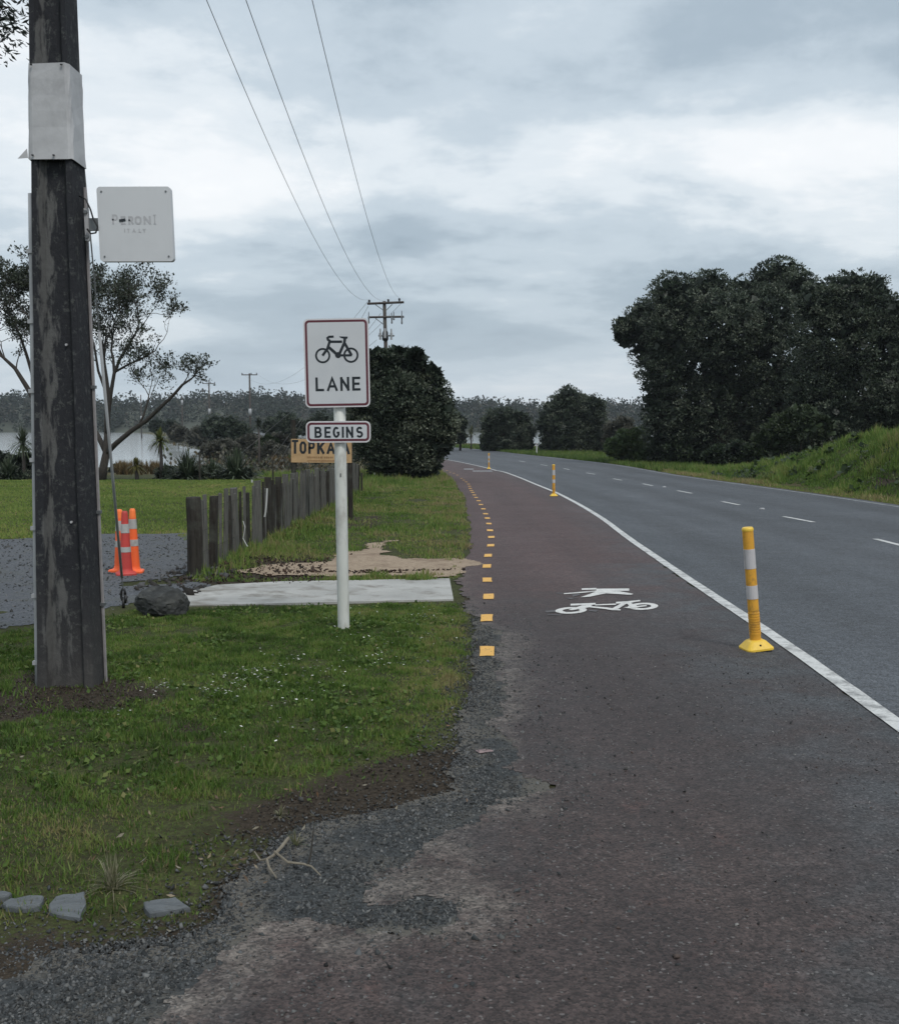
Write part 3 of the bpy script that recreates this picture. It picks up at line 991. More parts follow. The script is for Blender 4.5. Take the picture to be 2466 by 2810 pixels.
# ------------------------------------------------------------------ road markings (children of the surface they lie on)
def ground_line(name, fx, y0, y1, w, mat, parent, off=.0145, step=.5, jit=0.0):
    ys = np.arange(y0, y1 + 1e-6, step)
    V, F = [], []
    for i, y in enumerate(ys):
        x = float(fx(y))
        dx = float(fx(y + .2) - fx(y - .2)) / .4
        L = math.hypot(1, dx)
        nx, ny = 1 / L, -dx / L
        for s in (-1, 1):
            k = s * w / 2 + random.uniform(-jit, jit)
            V.append((x + nx * k, y + ny * k, float(base(y)) + off))
        if i:
            F.append((2 * i - 2, 2 * i - 1, 2 * i + 1, 2 * i))
    return obj(name, (V, F), mat, parent)


ground_line('edge_line', lambda y: xL(y), -10, 140, .11, M['white_line'], ROAD, .0115, .25, .0025)
ground_line('edge_line', lambda y: xR(y), -10, 96, .085, M['faint_line'], ROAD, .0115, .5, .006)
CD = [((2415, 1484), (2490, 1503)), ((2150, 1418.6), (2232, 1434)), ((1980, 1377), (2028, 1386.6)), ((1858, 1347), (1898, 1354.6)), ((1763, 1328), (1790, 1333.6)), ((1682, 1314), (1706, 1318.5)), ((1608, 1298), (1632, 1302)), ((1546, 1286), (1562, 1289)), ((1483, 1275), (1501, 1278)), ((1424, 1265), (1441, 1268))]
for a, b in CD:
    p, q = P(a[0] / TS, a[1] / TS), P(b[0] / TS, b[1] / TS)
    lo, hi = sorted([p, q], key=lambda t: t[1])
    d = hi - lo
    L = max(min(np.linalg.norm(d), 3.2), 1.6)
    d = d / np.linalg.norm(d)
    nrm = np.array([d[1], -d[0]]) * .05
    m_ = (lo + hi) / 2
    c4 = [m_ - d * L / 2 - nrm, m_ - d * L / 2 + nrm, m_ + d * L / 2 + nrm, m_ + d * L / 2 - nrm]
    obj('centre_dash', ([(x, y, float(base(y)) + .0115) for x, y in c4], [(0, 1, 2, 3)]), M['white_line'], ROAD)
for tx, ty in ((2090, 1399), (1822, 1338)):
    p = P(tx / TS, ty / TS)
    obj('road_stud', box((p[0], p[1], float(base(p[1])) + .03), (.12, .10, .03), 0, .7), M['faint_line'], ROAD)

YD = [(1336, 1790), (1335, 1698), (1340, 1639), (1336, 1593), (1335, 1555), (1339, 1526), (1346, 1498), (1348, 1475), (1344, 1456.6), (1341, 1438), (1337, 1423), (1332, 1411), (1326, 1397.5), (1319, 1385.5), (1313, 1375), (1306, 1366), (1301, 1359), (1297, 1352), (1293, 1347), (1290, 1341), (1288, 1335), (1285, 1329), (1279, 1323), (1272, 1318), (1266, 1313), (1254.5, 1304), (1245, 1299), (1235, 1296), (1226, 1291.5), (1215, 1289.5), (1204, 1287), (1192, 1284.5), (1180, 1281), (1170, 1276.5)]
yp = [P(a / TS, b / TS) for a, b in YD]
for i, p in enumerate(yp):
    a = yp[max(i - 1, 0)]
    b = yp[min(i + 1, len(yp) - 1)]
    d = (b - a) / np.linalg.norm(b - a)
    n2 = np.array([d[1], -d[0]])
    hw, hl = .052, .19
    sk = random.uniform(-.02, .02)
    pts = []
    for s, t in ((-1, -1), (0, -1), (1, -1), (1, 0), (1, 1), (0, 1), (-1, 1), (-1, 0)):
        q = p + n2 * s * (hw + random.uniform(-.004, .004)) + d * t * (hl + random.uniform(-.012, .012)) + d * s * sk
        pts.append((q[0], q[1], float(base(q[1])) + .0105))
    obj('yellow_dash', (pts, [tuple(range(8))]), M['yellow_line'], LANE)

# bicycle and walking figure painted on the lane: drawn as seen, laid on the ground
def on_ground(geo2, off=.0100):
    V, F = geo2
    out = []
    for x, y in V:
        q = P((1480 + x / 4.721) / TS, (1580 + y / 4.721) / TS)
        out.append((q[0], q[1], float(base(q[1])) + off))
    return out, F


def ell(cx, cy, rx, ry, ix, iy, n=28, rot=0.0):
    po = [(cx + rx * math.cos(2 * math.pi * i / n), cy + ry * math.sin(2 * math.pi * i / n) + rot * math.cos(2 * math.pi * i / n)) for i in range(n)]
    pi = [(cx + ix * math.cos(2 * math.pi * i / n), cy + iy * math.sin(2 * math.pi * i / n) + rot * .5 * math.cos(2 * math.pi * i / n)) for i in range(n)]
    return ring(po, pi)


def quad(*pts):
    return list(pts), [tuple(range(len(pts)))]


bike = [ell(408, 462, 205, 43, 110, 22, rot=-8), ell(1340, 410, 196, 46, 105, 24, rot=-6),
        quad((400, 378), (725, 366), (725, 388), (400, 402)), quad((560, 396), (690, 392), (640, 425), (420, 462), (370, 458)),
        quad((720, 386), (990, 376), (990, 392), (720, 400)), quad((610, 405), (880, 428), (1050, 452), (1045, 466), (930, 462), (840, 446), (600, 420)),
        quad((990, 355), (1140, 346), (1300, 330), (1306, 346), (1150, 372), (990, 378)), quad((1060, 372), (1150, 364), (1010, 452), (920, 452)),
        quad((1120, 370), (1180, 366), (1290, 425), (1200, 440)), quad((1090, 428), (1380, 398), (1390, 412), (1150, 440))]
obj('bicycle_symbol', join([(np.array(on_ground(g)[0]) + np.array([0, 0, .0004 * i]), g[1]) for i, g in enumerate(bike)]), M['symbol'], LANE)
walk = [quad((545, 176), (735, 170), (735, 190), (545, 196)), quad((735, 180), (1160, 178), (1160, 208), (990, 210), (735, 214)),
        quad((310, 240), (560, 220), (735, 205), (735, 218), (560, 234), (318, 252)), quad((530, 292), (600, 268), (735, 216), (1000, 208), (1215, 248), (1180, 262), (1000, 250), (860, 242), (760, 262), (640, 288))]
obj('pedestrian_symbol', join([(np.array(on_ground(g)[0]) + np.array([0, 0, .0004 * i]), g[1]) for i, g in enumerate(walk)]), M['symbol'], LANE)
ghost = [quad((70, 470), (200, 455), (210, 480), (90, 490)), quad((100, 512), (280, 516), (270, 530), (110, 520)), quad((420, 255), (520, 240), (520, 262), (430, 285)), quad((340, 300), (520, 296), (400, 315)), quad((640, 455), (760, 462), (730, 480), (640, 470)), quad((210, 235), (300, 232), (300, 243), (215, 243))]
obj('worn_paint_trace', join([on_ground(g, .0095) for g in ghost]), M['ghost'], LANE)
obj('worn_paint_trace', on_ground(quad((-840, 2284), (-700, 2268), (-610, 2282), (-590, 2300), (-700, 2312), (-770, 2326)), .0095), M['pink_paint'], LANE)
for k, (tx0, ty0, wpx) in enumerate([(1272, 1288, 28), (1296, 1293.5, 56)]):
    q0, q1 = P(tx0 / TS, (ty0 - 1.6) / TS), P((tx0 + wpx) / TS, (ty0 + .6) / TS)
    obj('painted_bar', ([(q0[0], q1[1], float(base(q1[1])) + .0100), (q1[0], q1[1], float(base(q1[1])) + .0100), (q1[0], q0[1], float(base(q0[1])) + .0100), (q0[0], q0[1], float(base(q0[1])) + .0100)], [(0, 1, 2, 3)]), M['faint_line'], LANE)

# ------------------------------------------------------------------ near concrete power pole
PY = 7.0
pb = Q(75, 1372, PY - .13) + np.array([.178, 0, 0])
pt = Q(55, 0, PY - .11) + np.array([.118, 0, 0])
PZ0 = float(H(pb[0], PY))
lean = (pt[0] - pb[0]) / (pt[2] - PZ0)
pb[1] = PY
pole = empty('concrete_power_pole', (pb[0], PY, PZ0))
tag(pole, 'dark weathered concrete power pole with recessed face, nearest, at left', 'power pole')
PH = 9.6
wz = lambda z: .355 - .033 * z


def i_section(w, d):
    f = w * .20
    r = .05
    b = .014
    return [(-w / 2, -d / 2), (-w / 2 + f - b, -d / 2), (-w / 2 + f + b, -d / 2 + r), (w / 2 - f - b, -d / 2 + r), (w / 2 - f + b, -d / 2), (w / 2, -d / 2),
            (w / 2, d / 2), (w / 2 - f + b, d / 2), (w / 2 - f - b, d / 2 - r), (-w / 2 + f + b, d / 2 - r), (-w / 2 + f - b, d / 2), (-w / 2, d / 2)]


V, F, tn = [], [], []
zs = np.concatenate([[-.6], np.linspace(-.02, PH, 26)])
hint = [.0, .6, 1.0, .12, .55, .3, .2, 0, 0, 0, 0, 0]
for z in zs:
    for k, (x, y) in enumerate(i_section(max(wz(z), .12), .26 - .008 * z)):
        V.append((x + lean * z + random.uniform(-.003, .003), y + random.uniform(-.003, .003), z))
        tn.append((hint[k], 0, 0, 1))
for j in range(len(zs) - 1):
    for k in range(12):
        F.append((j * 12 + k, j * 12 + (k + 1) % 12, (j + 1) * 12 + (k + 1) % 12, (j + 1) * 12 + k))
F.append(tuple((len(zs) - 1) * 12 + k for k in range(12)))
me = mesh_from('shaft', V, F)
me.attributes.new('tint', 'FLOAT_COLOR', 'POINT').data.foreach_set('color', np.array(tn, np.float32).ravel())
obj('shaft', me, M['pole'], pole)
# sheet metal band wrapped round the shaft
z0, z1 = Q(110, 317, PY - .13)[2] - PZ0, Q(110, 125, PY - .13)[2] - PZ0
bn = 7
V, F = [], []
for j in range(bn):
    z = z0 + (z1 - z0) * j / (bn - 1)
    w = wz(z) + .03
    d = .26 - .008 * z + .03
    for (x, y) in rrect(w, d, .03, 3):
        V.append((x + lean * z + random.uniform(-.004, .004), y + random.uniform(-.004, .004), z + (random.uniform(-.004, .004))))
m_ = len(rrect(1, 1, .1, 3))
for j in range(bn - 1):
    for k in range(m_):
        F.append((j * m_ + k, j * m_ + (k + 1) % m_, (j + 1) * m_ + (k + 1) % m_, (j + 1) * m_ + k))
band = obj('sheet_metal_band', (V, F), M['galv'], pole, smooth=False)
for sx, fz in ((-.42, .97), (.38, .97), (-.42, .03), (.1, .03)):
    z = z0 + (z1 - z0) * fz
    obj('nail', lathe([(.008, 0), (.008, .006)], 8, (0, 0, 0)), M['black'], band).location = (lean * z + sx * wz(z), -.145, z)
bent = [(-wz(z0) / 2 - .015 + lean * z0, -.14, z0 + .06), (-wz(z0) / 2 - .07 + lean * z0, -.145, z0 + .0), (-wz(z0) / 2 - .01 + lean * z0, -.14, z0 + .005)]
obj('bent_corner', (bent + [(a, b + .004, c) for a, b, c in bent], [(0, 1, 2), (5, 4, 3), (0, 3, 4, 1), (1, 4, 5, 2), (2, 5, 3, 0)]), M['galv'], band)
# conduit up the left side
zc = Q(60, 390, PY)[2] - PZ0
cond = obj('conduit', tube([(-wz(z) / 2 - .022 + lean * z, -.06, z) for z in np.linspace(-.05, zc, 12)], .021, 10), M['pvc'], pole, smooth=True)
for k in range(7):
    z = .15 + k * .43
    obj('clip', box((-wz(z) / 2 - .02 + lean * z, -.065, z), (.055, .05, .025)), M['pvc'], cond)
# flat cover strip up the right side
obj('cover_strip', tube([(wz(z) / 2 + .010 + lean * z, .085, z) for z in np.linspace(-.05, 3.15, 12)], .011, 6), M['rust'], pole)
for z in (1.9, 1.1, .5):
    obj('clip', box((wz(z) / 2 + .010 + lean * z, .085, z), (.03, .04, .02)), M['galv_dark'], pole)
for tz in (690, 1040):
    zz_ = Q(172, tz, PY)[2] - PZ0
    obj('bolt', tube([(lean * zz_ + .05, -.092, zz_), (lean * zz_ + .05, -.078, zz_)], .008, 8), M['galv'], pole)
arm = obj('crossarm', box((-.35 + lean * 9.5, -.16, 9.42), (2.3, .1, .12)), M['wood_brown'], pole)
NEAR_X = (-3.6, -3.05, -2.05)
for nx in NEAR_X:
    obj('insulator', lathe([(.02, 0), (.05, .03), (.03, .07), (.05, .1), (.03, .16)], 10, (nx - pb[0], -.16, 9.48)), M['galv_dark'], pole, smooth=True)

# stay wire to the ground
ga = Q(246, 1190, 10.2)
gz = float(H(ga[0], 10.2))
stay = empty('stay_wire', (ga[0], 10.2, gz))
tag(stay, 'thin galvanised stay wire slanting from near pole down to grass by boulder', 'stay wire')
top = np.array([-2.52, PY + .10, PZ0 + 6.5])
rel = top - np.array([ga[0], 10.2, gz])
eye = np.array([.0, 0, .17])
obj('strand', tube([eye, eye + (rel - eye) * .5, rel], .006, 6), M['wire'], stay)
g1 = eye + (rel - eye) * .02
g2 = eye + (rel - eye) * .36
obj('guard_tube', tube([g1, g2], .013, 8), M['pvc'], stay, smooth=True)
obj('shackle', [tube([(.02 * math.cos(a), 0, .13 + .055 * math.sin(a)) for a in np.linspace(0, 2 * math.pi, 14)], .012, 6), tube([(0, 0, .0), (.0, 0, .09)], .014, 7), tube([(.015, 0, .05), (.028, .0, .12)], .014, 6)], M['black'], stay, smooth=True)
obj('anchor_rod', tube([(0, 0, -.2), (0, 0, .04)], .012, 7), M['black'], stay)

# ------------------------------------------------------------------ square panel on the pole
SY = PY - .02
c00, c10, c11, c01 = Q(200, 521, SY), Q(347, 522, SY), Q(340, 371, SY), Q(192, 373, SY)
pc = (c00 + c10 + c11 + c01) / 4
ex = ((c10 - c00) + (c11 - c01)); sw = np.linalg.norm(ex) / 2; ex /= np.linalg.norm(ex)
ez = ((c01 - c00) + (c11 - c10)); sh = np.linalg.norm(ez) / 2; ez /= np.linalg.norm(ez)
en = np.cross(ex, ez)
panel = empty('square_sign', tuple(pc))
tag(panel, 'square pale grey sign with faded lettering bracketed to the concrete pole', 'sign')
pl3 = lambda x, y, d=0.0: tuple(ex * x + ez * y + en * d)
obj('panel', prism(rrect(sw, sh, .022), .0, -.045, pl3), M['white_panel'], panel)
for sx in (-1, 1):
    for sz in (-1, 1):
        g = disc((sx * (sw / 2 - .03), sz * (sh / 2 - .03)), .006, 10)
        obj('screw', prism(g[0], .004, .0005, pl3), M['galv_dark'], panel)
# lettering traced by box: (char, x0, x1, y0, y1) in panel fractions
def pf(px_):  # crop px (scale 5.606, origin 360..1555 / 175..1340)
    return (px_ - 957) / 1160.0 * sw


letters = []
for ch, a, b, y0, y1 in (('P', 600, 690, 765, 605), ('E', 735, 810, 765, 632), ('R', 855, 935, 762, 632), ('O', 955, 1060, 762, 632), ('N', 1095, 1205, 760, 632), ('I', 1262, 1276, 758, 615)):
    if ch == 'I':
        letters += [stroke([(pf(1269), -(758 - 757) / 1165 * sh), (pf(1269), -(615 - 757) / 1165 * sh)], .006)]
        for yy in (756, 617):
            letters += [stroke([(pf(1250), -(yy - 757) / 1165 * sh), (pf(1290), -(yy - 757) / 1165 * sh)], .004)]
    else:
        letters += glyph(ch, pf(a), pf(b), -(y0 - 757) / 1165 * sh, -(y1 - 757) / 1165 * sh, .0105)
obj('lettering', join([to3d(g, lambda x, y, k=k: pl3(x, y, .0012 + .0001 * k)) for k, g in enumerate(letters)]), M['grey_ink'], panel)
small = []
for ch, a, b in (('I', 780, 796), ('T', 826, 866), ('A', 910, 960), ('L', 1010, 1046), ('Y', 1075, 1118)):
    if ch == 'I':
        small += [stroke([(pf(788), -(888 - 757) / 1165 * sh), (pf(788), -(828 - 757) / 1165 * sh)], .005)]
    else:
        small += glyph(ch, pf(a), pf(b), -(888 - 757) / 1165 * sh, -(828 - 757) / 1165 * sh, .005)
obj('lettering', join([to3d(g, lambda x, y, k=k: pl3(x, y, .0012 + .0001 * k)) for k, g in enumerate(small)]), M['grey_ink'], panel)
obj('dark_scuff', to3d(stroke([(pf(712), -(705 - 757) / 1165 * sh), (pf(760), -(697 - 757) / 1165 * sh), (pf(812), -(690 - 757) / 1165 * sh)], .016), lambda x, y: pl3(x, y, .004)), M['ink'], panel)
bx0 = -sw / 2 - .075
obj('bracket', prism([(bx0, -.035), (-sw / 2 + .03, -.035), (-sw / 2 + .03, .04), (bx0, .04)], -.012, -.04, pl3), M['galv_dark'], panel)
obj('bracket_arm', prism([(bx0 - .012, -.10), (bx0 + .012, -.10), (bx0 + .014, .10), (bx0 - .012, .10)], -.005, -.03, pl3), M['galv'], panel)
cab = [(bx0 - .03, .17), (bx0 + .01, .15), (bx0 + .035, .09), (bx0 + .05, .03), (bx0 + .075, -.02), (bx0 + .06, -.055), (bx0 + .03, -.06), (bx0 + .008, -.03)]
obj('cable', tube([pl3(x, y, .012) for x, y in cab], .0055, 6), M['black'], panel, smooth=True)
for y in (.075, -.075):
    obj('bolt', tube([pl3(bx0, y, .006), pl3(bx0, y, -.006)], .012, 8), M['galv_dark'], panel)

# ------------------------------------------------------------------ bicycle lane sign
spb = P(686, 1256)
spz = float(H(spb[0], spb[1]))
ls = empty('cycle_lane_sign', (spb[0], spb[1], spz))
tag(ls, 'white bicycle LANE BEGINS sign with maroon border on a white post', 'sign')
sgc = Q(672.5, 723.5, spb[1] - .07)
post_top = Q(674.5, 640, spb[1]) - np.array([spb[0], spb[1], spz])
hgt = post_top[2] - .03
obj('post', tube([(0, 0, -.3), (0, 0, 0), (post_top[0] * .5, 0, hgt * .5), (post_top[0], 0, hgt)], .049, 14), M['post_white'], ls, smooth=True)
MPX = .0005815 * (spb[1] - .07) / 9.1   # metres per crop pixel (5.11 px per photo px)
MPX = (spb[1] - .07) / (FPX * 5.11 * 1.0)


def sign_plane(c_px, tilt):
    c3 = Q((780 + c_px[0] / 5.11) / TS, (850 + c_px[1] / 5.11) / TS, spb[1] - .07) - np.array([spb[0], spb[1], spz])
    ca, sa = math.cos(tilt), math.sin(tilt)

    def f(px_, py_, d=0.0):
        x = (px_ - c_px[0]) * MPX
        y = -(py_ - c_px[1]) * MPX
        return (c3[0] + x * ca - y * sa, c3[1] - d, c3[2] + x * sa + y * ca)
    return f


def traffic_plate(c_px, w, h, r, tilt, name):
    f = sign_plane(c_px, tilt)
    g = lambda x, y, d=0.0: f(c_px[0] + x, c_px[1] - y, d)
    pln = obj(name, prism(rrect(w, h, r), 0.0, -.004, g), M['sign_edge'], ls)
    ro, ri = rrect(w - 40, h - 40, r - 16), rrect(w - 40 - 62, h - 40 - 62, r - 42)
    obj('border', to3d(ring(ro, ri), lambda x, y: g(x, y, .0012)), M['maroon'], pln)
    obj('face', to3d((ri, [tuple(range(len(ri)))]), lambda x, y: g(x, y, .0011)), M['sign_face'], pln)
    return pln, f


def shear(x, y):
    return x, y


pa, fa = traffic_plate((736, 745), 905, 1228, 72, R(1.0), 'main_plate')
S2 = []
for cxw in (543, 935):
    n = 32
    S2.append(ring([(cxw + 106 * math.cos(2 * math.pi * i / n), 640 + 106 * math.sin(2 * math.pi * i / n)) for i in range(n)],
                   [(cxw + 79 * math.cos(2 * math.pi * i / n), 640 + 79 * math.sin(2 * math.pi * i / n)) for i in range(n)]))
S2.append(stroke([(702, 381), (640, 382), (616, 398), (622, 425), (655, 440)], 32))
S2.append(stroke([(650, 430), (612, 545), (540, 640)], 36))
S2.append(stroke([(630, 450), (818, 452)], 34))
S2.append(([(775, 378), (898, 384), (890, 414), (838, 412), (800, 398)], [(0, 1, 2, 3, 4)]))
S2.append(stroke([(858, 404), (848, 470), (770, 632)], 38))
S2.append(stroke([(850, 470), (944, 640)], 36))
S2.append(stroke([(632, 528), (757, 640)], 40))
S2.append(stroke([(757, 640), (950, 642)], 30))
S2.append(disc((757, 636), 42))
obj('bicycle_symbol', join([to3d(g, lambda x, y, k=k: fa(x, y, .0022 + .0001 * k)) for k, g in enumerate(S2)]), M['ink'], pa)


def plate_text(f, chars, y0, y1, w, parent):
    for ch, a, b in chars:
        if ch == 'I':
            gs = [stroke([((a + b) / 2, y0), ((a + b) / 2, y1)], w)]
        else:
            gs = glyph(ch, a, b, -y1, -y0, w)
            gs = [([(x, -y) for x, y in v], F) for v, F in gs]
        obj('letter', join([to3d(g, lambda x, y, k=k: f(x, y, .0022 + .0001 * k)) for k, g in enumerate(gs)]), M['ink'], parent)


plate_text(fa, (('L', 432, 550), ('A', 590, 740), ('N', 777, 903), ('E', 943, 1057)), 940, 1132, 33, pa)
pbg, fb = traffic_plate((757, 1711), 905, 300, 72, R(.3), 'lower_plate')
plate_text(fb, (('B', 425, 527), ('E', 563, 652), ('G', 680, 777), ('I', 808, 834), ('N', 865, 966), ('S', 1006, 1102)), 1640, 1794, 29, pbg)
for yy in (400, 1000):
    obj('clamp', box((fa(736, yy)[0], .0 - .0, fa(736, yy)[2]), (.12, .125, .03)), M['galv'], ls)
obj('clamp', box((fb(757, 1711)[0], 0, fb(757, 1711)[2]), (.12, .125, .03)), M['galv'], ls)
hole = obj('slot', box((post_top[0] * .42, -.049, Q(683, 948, spb[1])[2] - spz), (.008, .004, .03)), M['black'], ls)

# ------------------------------------------------------------------ flexible bollards
def make_bollard(tx, ty, ht, lean_a, label, ring_rot=0.0):
    p = P(tx, ty)
    b = empty('flexible_bollard', (p[0], p[1], float(base(p[1])) + .012), ring_rot)
    b.rotation_euler = (0, lean_a, ring_rot)
    tag(b, label, 'bollard', 'yellow bollards along the cycle lane')
    k = ht / .9
    V, F = [], []
    secs = [(.105, 0), (.105, .014), (.062, .062), (.046, .070)]
    n = 0
    for r_, z in secs:
        for (x, y) in rrect(r_ * 2, r_ * 2, r_ * .35, 3):
            V.append((x, y, z * k))
        n = len(rrect(1, 1, .3, 3))
    for j in range(len(secs) - 1):
        for i in range(n):
            F.append((j * n + i, j * n + (i + 1) % n, (j + 1) * n + (i + 1) % n, (j + 1) * n + i))
    F += [tuple(range(n - 1, -1, -1)), tuple((len(secs) - 1) * n + i for i in range(n))]
    obj('base', (V, F), M['b_base'], b)
    obj('base_slot', box((.0, -.083, .034 * k), (.012, .01, .022)), M['black'], b)
    prof = [(.041, .066), (.041, .10)]
    z = .11
    while z < .28:
        prof += [(.043, z), (.043, z + .011), (.039, z + .013), (.039, z + .017)]
        z += .019
    prof += [(.041, .29), (.0405, .36), (.0405, .885), (.038, .893), (.02, .90)]
    obj('stem', lathe([(r_, zz * k) for r_, zz in prof], 22), M['b_yellow'], b, smooth=False)
    for za, zb in ((.375, .475), (.60, .745)):
        obj('reflective_band', lathe([(.0415, za * k), (.0425, za * k + .001), (.0425, zb * k - .001), (.0415, zb * k)], 22), M['b_white'], b, smooth=False)
    obj('cap', lathe([(.0415, .878 * k), (.0432, .882 * k), (.0432, .895 * k), (.036, .905 * k)], 22), M['b_base'], b)
    return b


make_bollard(1509, 1298, .91, R(-5.6), 'large yellow and white banded bollard, nearest on the white edge line', R(8))
make_bollard(1105, 991, .90, R(-.8), 'middle yellow and white bollard beyond the painted bicycle symbol', R(5))
make_bollard(975.5, 936, .90, R(0), 'farthest small yellow bollard where the lane starts to bend')

# ------------------------------------------------------------------ traffic cones
def make_cone(loc, ht, rz, body, tip, label, bands, br=.155):
    c = empty('traffic_cone', (loc[0], loc[1], float(H(loc[0], loc[1])) + .004), rz)
    tag(c, label, 'traffic cone', 'traffic cones on the gravel drive')
    V, F = [], []
    secs = [(.115, .0), (.115, .02), (.107, .03)]
    for w, z in secs:
        for x, y in rrect(w * 2, w * 2, .035, 3):
            V.append((x, y, z))
    n = len(rrect(1, 1, .1, 3))
    for j in range(2):
        for i in range(n):
            F.append((j * n + i, j * n + (i + 1) % n, (j + 1) * n + (i + 1) % n, (j + 1) * n + i))
    F += [tuple(range(n - 1, -1, -1)), tuple(2 * n + i for i in range(n))]
    obj('base', (V, F), body, c)
    rad = lambda z: br + (.034 - br) * (z / ht)
    prof = [(br + .02, .03), (br + .004, .045)] + [(rad(z), z) for z in np.linspace(.07, ht * .86, 8)]
    obj('body', lathe(prof, 24), body, c, smooth=False)
    obj('tip', lathe([(rad(ht * .86) + .001, ht * .86 + .001), (rad(ht * .97), ht * .97), (rad(ht) - .006, ht), (.02, ht + .002)], 20), tip, c)
    for za, zb in bands:
        obj('collar', lathe([(rad(za * ht) + .003, za * ht), (rad(zb * ht) + .003, zb * ht), (rad(zb * ht) - .001, zb * ht + .001)], 24), M['cone_band'], c)
    return c


cq = lambda tx, y: (Q(tx, 1100, y)[0], y)
make_cone(cq(266, 13.02), .76, R(8), M['cone_orange'], M['cone_tip'], 'bright orange traffic cone with two pale grey collars, right of the three', ((.69, .84), (.42, .52)), .078)
make_cone(cq(250.5, 12.80), .745, R(20), M['cone_red'], M['cone_red'], 'faded red traffic cone with scuffed collar, middle of the three', ((.66, .80), (.36, .44)), .076)
make_cone(cq(240, 13.12), .745, R(-12), M['cone_orange'], M['cone_tip'], 'orange traffic cone half hidden behind stay wire and red cone', ((.66, .82), (.40, .50)), .076)

# ------------------------------------------------------------------ boulder, flat stones, fallen twig
def rock_mesh(sx, sy, sz, seed, flat=False):
    import bmesh
    bm = bmesh.new()
    bmesh.ops.create_icosphere(bm, subdivisions=4, radius=1.0)
    rr = np.random.default_rng(seed)
    planes = []
    for _ in range(22):
        d = rr.normal(size=3); d /= np.linalg.norm(d)
        planes.append((d, rr.uniform(.70, .93)))
    for v in bm.verts:
        p = np.array(v.co)
        for d, k in planes:
            t = p @ d
            if t > k:
                p = p - d * (t - k) * .92
        p = p * (1 + .16 * (fbm(p[0] * 3.1 + 5, p[1] * 3.1 + p[2] * 2.2, 33, 3) - .5)) + rr.normal(size=3) * .02
        v.co = (p[0] * sx, p[1] * sy, p[2] * sz)
    me = bpy.data.meshes.new('rock')
    bm.to_mesh(me)
    bm.free()
    return me


bp = P(314, 1232)
bo = obj('boulder', rock_mesh(.25, .19, .18, 9), M['rock'])
bo.location = (bp[0], bp[1] + .12, float(H(bp[0], bp[1])) + .085)
tag(bo, 'dark angular basalt boulder at the end of the concrete path', 'boulder')

FLAT = [([(5, 1812), (20, 1803), (60, 1797), (88, 1800), (80, 1818), (40, 1822), (12, 1818)], 'flat pale grey stone half in moss, second from left edge'),
        ([(98, 1812), (112, 1800), (140, 1796), (170, 1793), (172, 1815), (160, 1838), (120, 1832), (98, 1826)], 'squarish slate slab, largest of the row at the gravel edge'),
        ([(287, 1812), (330, 1806), (352, 1803), (380, 1818), (350, 1822), (300, 1830), (290, 1822)], 'narrow tapered grey stone apart from the others, nearest the gravel'),
        ([(-40, 1788), (0, 1786), (24, 1792), (10, 1800), (-40, 1803)], 'small stone cut off by the left picture edge')]
for k, (pp, lab) in enumerate(FLAT):
    w_ = T(pp)
    c_ = w_.mean(0)
    rr = np.random.default_rng(40 + k)
    # split the edges so that the outline chips a little
    out = []
    for i in range(len(w_)):
        a_, b_ = w_[i] - c_, w_[(i + 1) % len(w_)] - c_
        out += [a_, a_ + (b_ - a_) * rr.uniform(.35, .65) + rr.normal(size=2) * .005]
    n = len(out)
    tilt = rr.normal(size=2) * .06
    V = [(x * 1.03, y * 1.03, -.03) for x, y in out] + [(x, y, .007 + x * tilt[0] + y * tilt[1] + rr.normal() * .0012) for x, y in out] + [(x * .93, y * .93, .011 + x * tilt[0] + y * tilt[1] + rr.normal() * .0015) for x, y in out]
    V += [(x * .45, y * .45, .011 + x * tilt[0] * .5 + rr.normal() * .002) for x, y in out] + [(0, 0, .011)]
    F = []
    for r_ in range(3):
        F += [(r_ * n + i, r_ * n + (i + 1) % n, (r_ + 1) * n + (i + 1) % n, (r_ + 1) * n + i) for i in range(n)]
    F += [(3 * n + i, 3 * n + (i + 1) % n, 4 * n) for i in range(n)]
    o = obj('flat_stone', (V, F), M['flagstone'])
    o.location = (c_[0], c_[1], float(H(*c_)) + .006)
    tag(o, lab, 'stone', 'flat stones along the gravel edge')

tw = empty('fallen_branch', (*P(575, 1735), float(H(*P(575, 1735))) + .01))
tag(tw, 'forked bare dead branch lying on the gravel shoulder', 'branch')
t0 = P(575, 1735)


def twp(tx, ty, z):
    q = P(tx, ty)
    return (q[0] - t0[0], q[1] - t0[1], z)


obj('stem', tube([twp(576, 1703, .045), twp(560, 1718, .035), twp(545, 1728, .025), twp(533, 1737, .03), twp(520, 1734, .02), twp(508, 1722, .03)], [.0065, .0065, .006, .005, .0035, .002], 7), M['twig'], tw)
obj('side_twig', tube([twp(533, 1737, .03), twp(537, 1748, .02), twp(552, 1761, .006)], [.005, .0045, .003], 6), M['twig'], tw)
obj('side_twig', tube([twp(548, 1725, .036), twp(575, 1738, .02), twp(605, 1742, .022), twp(622, 1746, .02), twp(640, 1757, .008)], [.0045, .0045, .004, .0035, .002], 6), M['twig'], tw)
obj('side_twig', tube([twp(614, 1744, .022), twp(620, 1735, .04), twp(628, 1702, .10)], [.005, .004, .002], 6), M['wood_dark'], tw)
obj('side_twig', tube([twp(508, 1722, .03), twp(507, 1705, .06)], [.003, .002], 5), M['wood_dark'], tw)

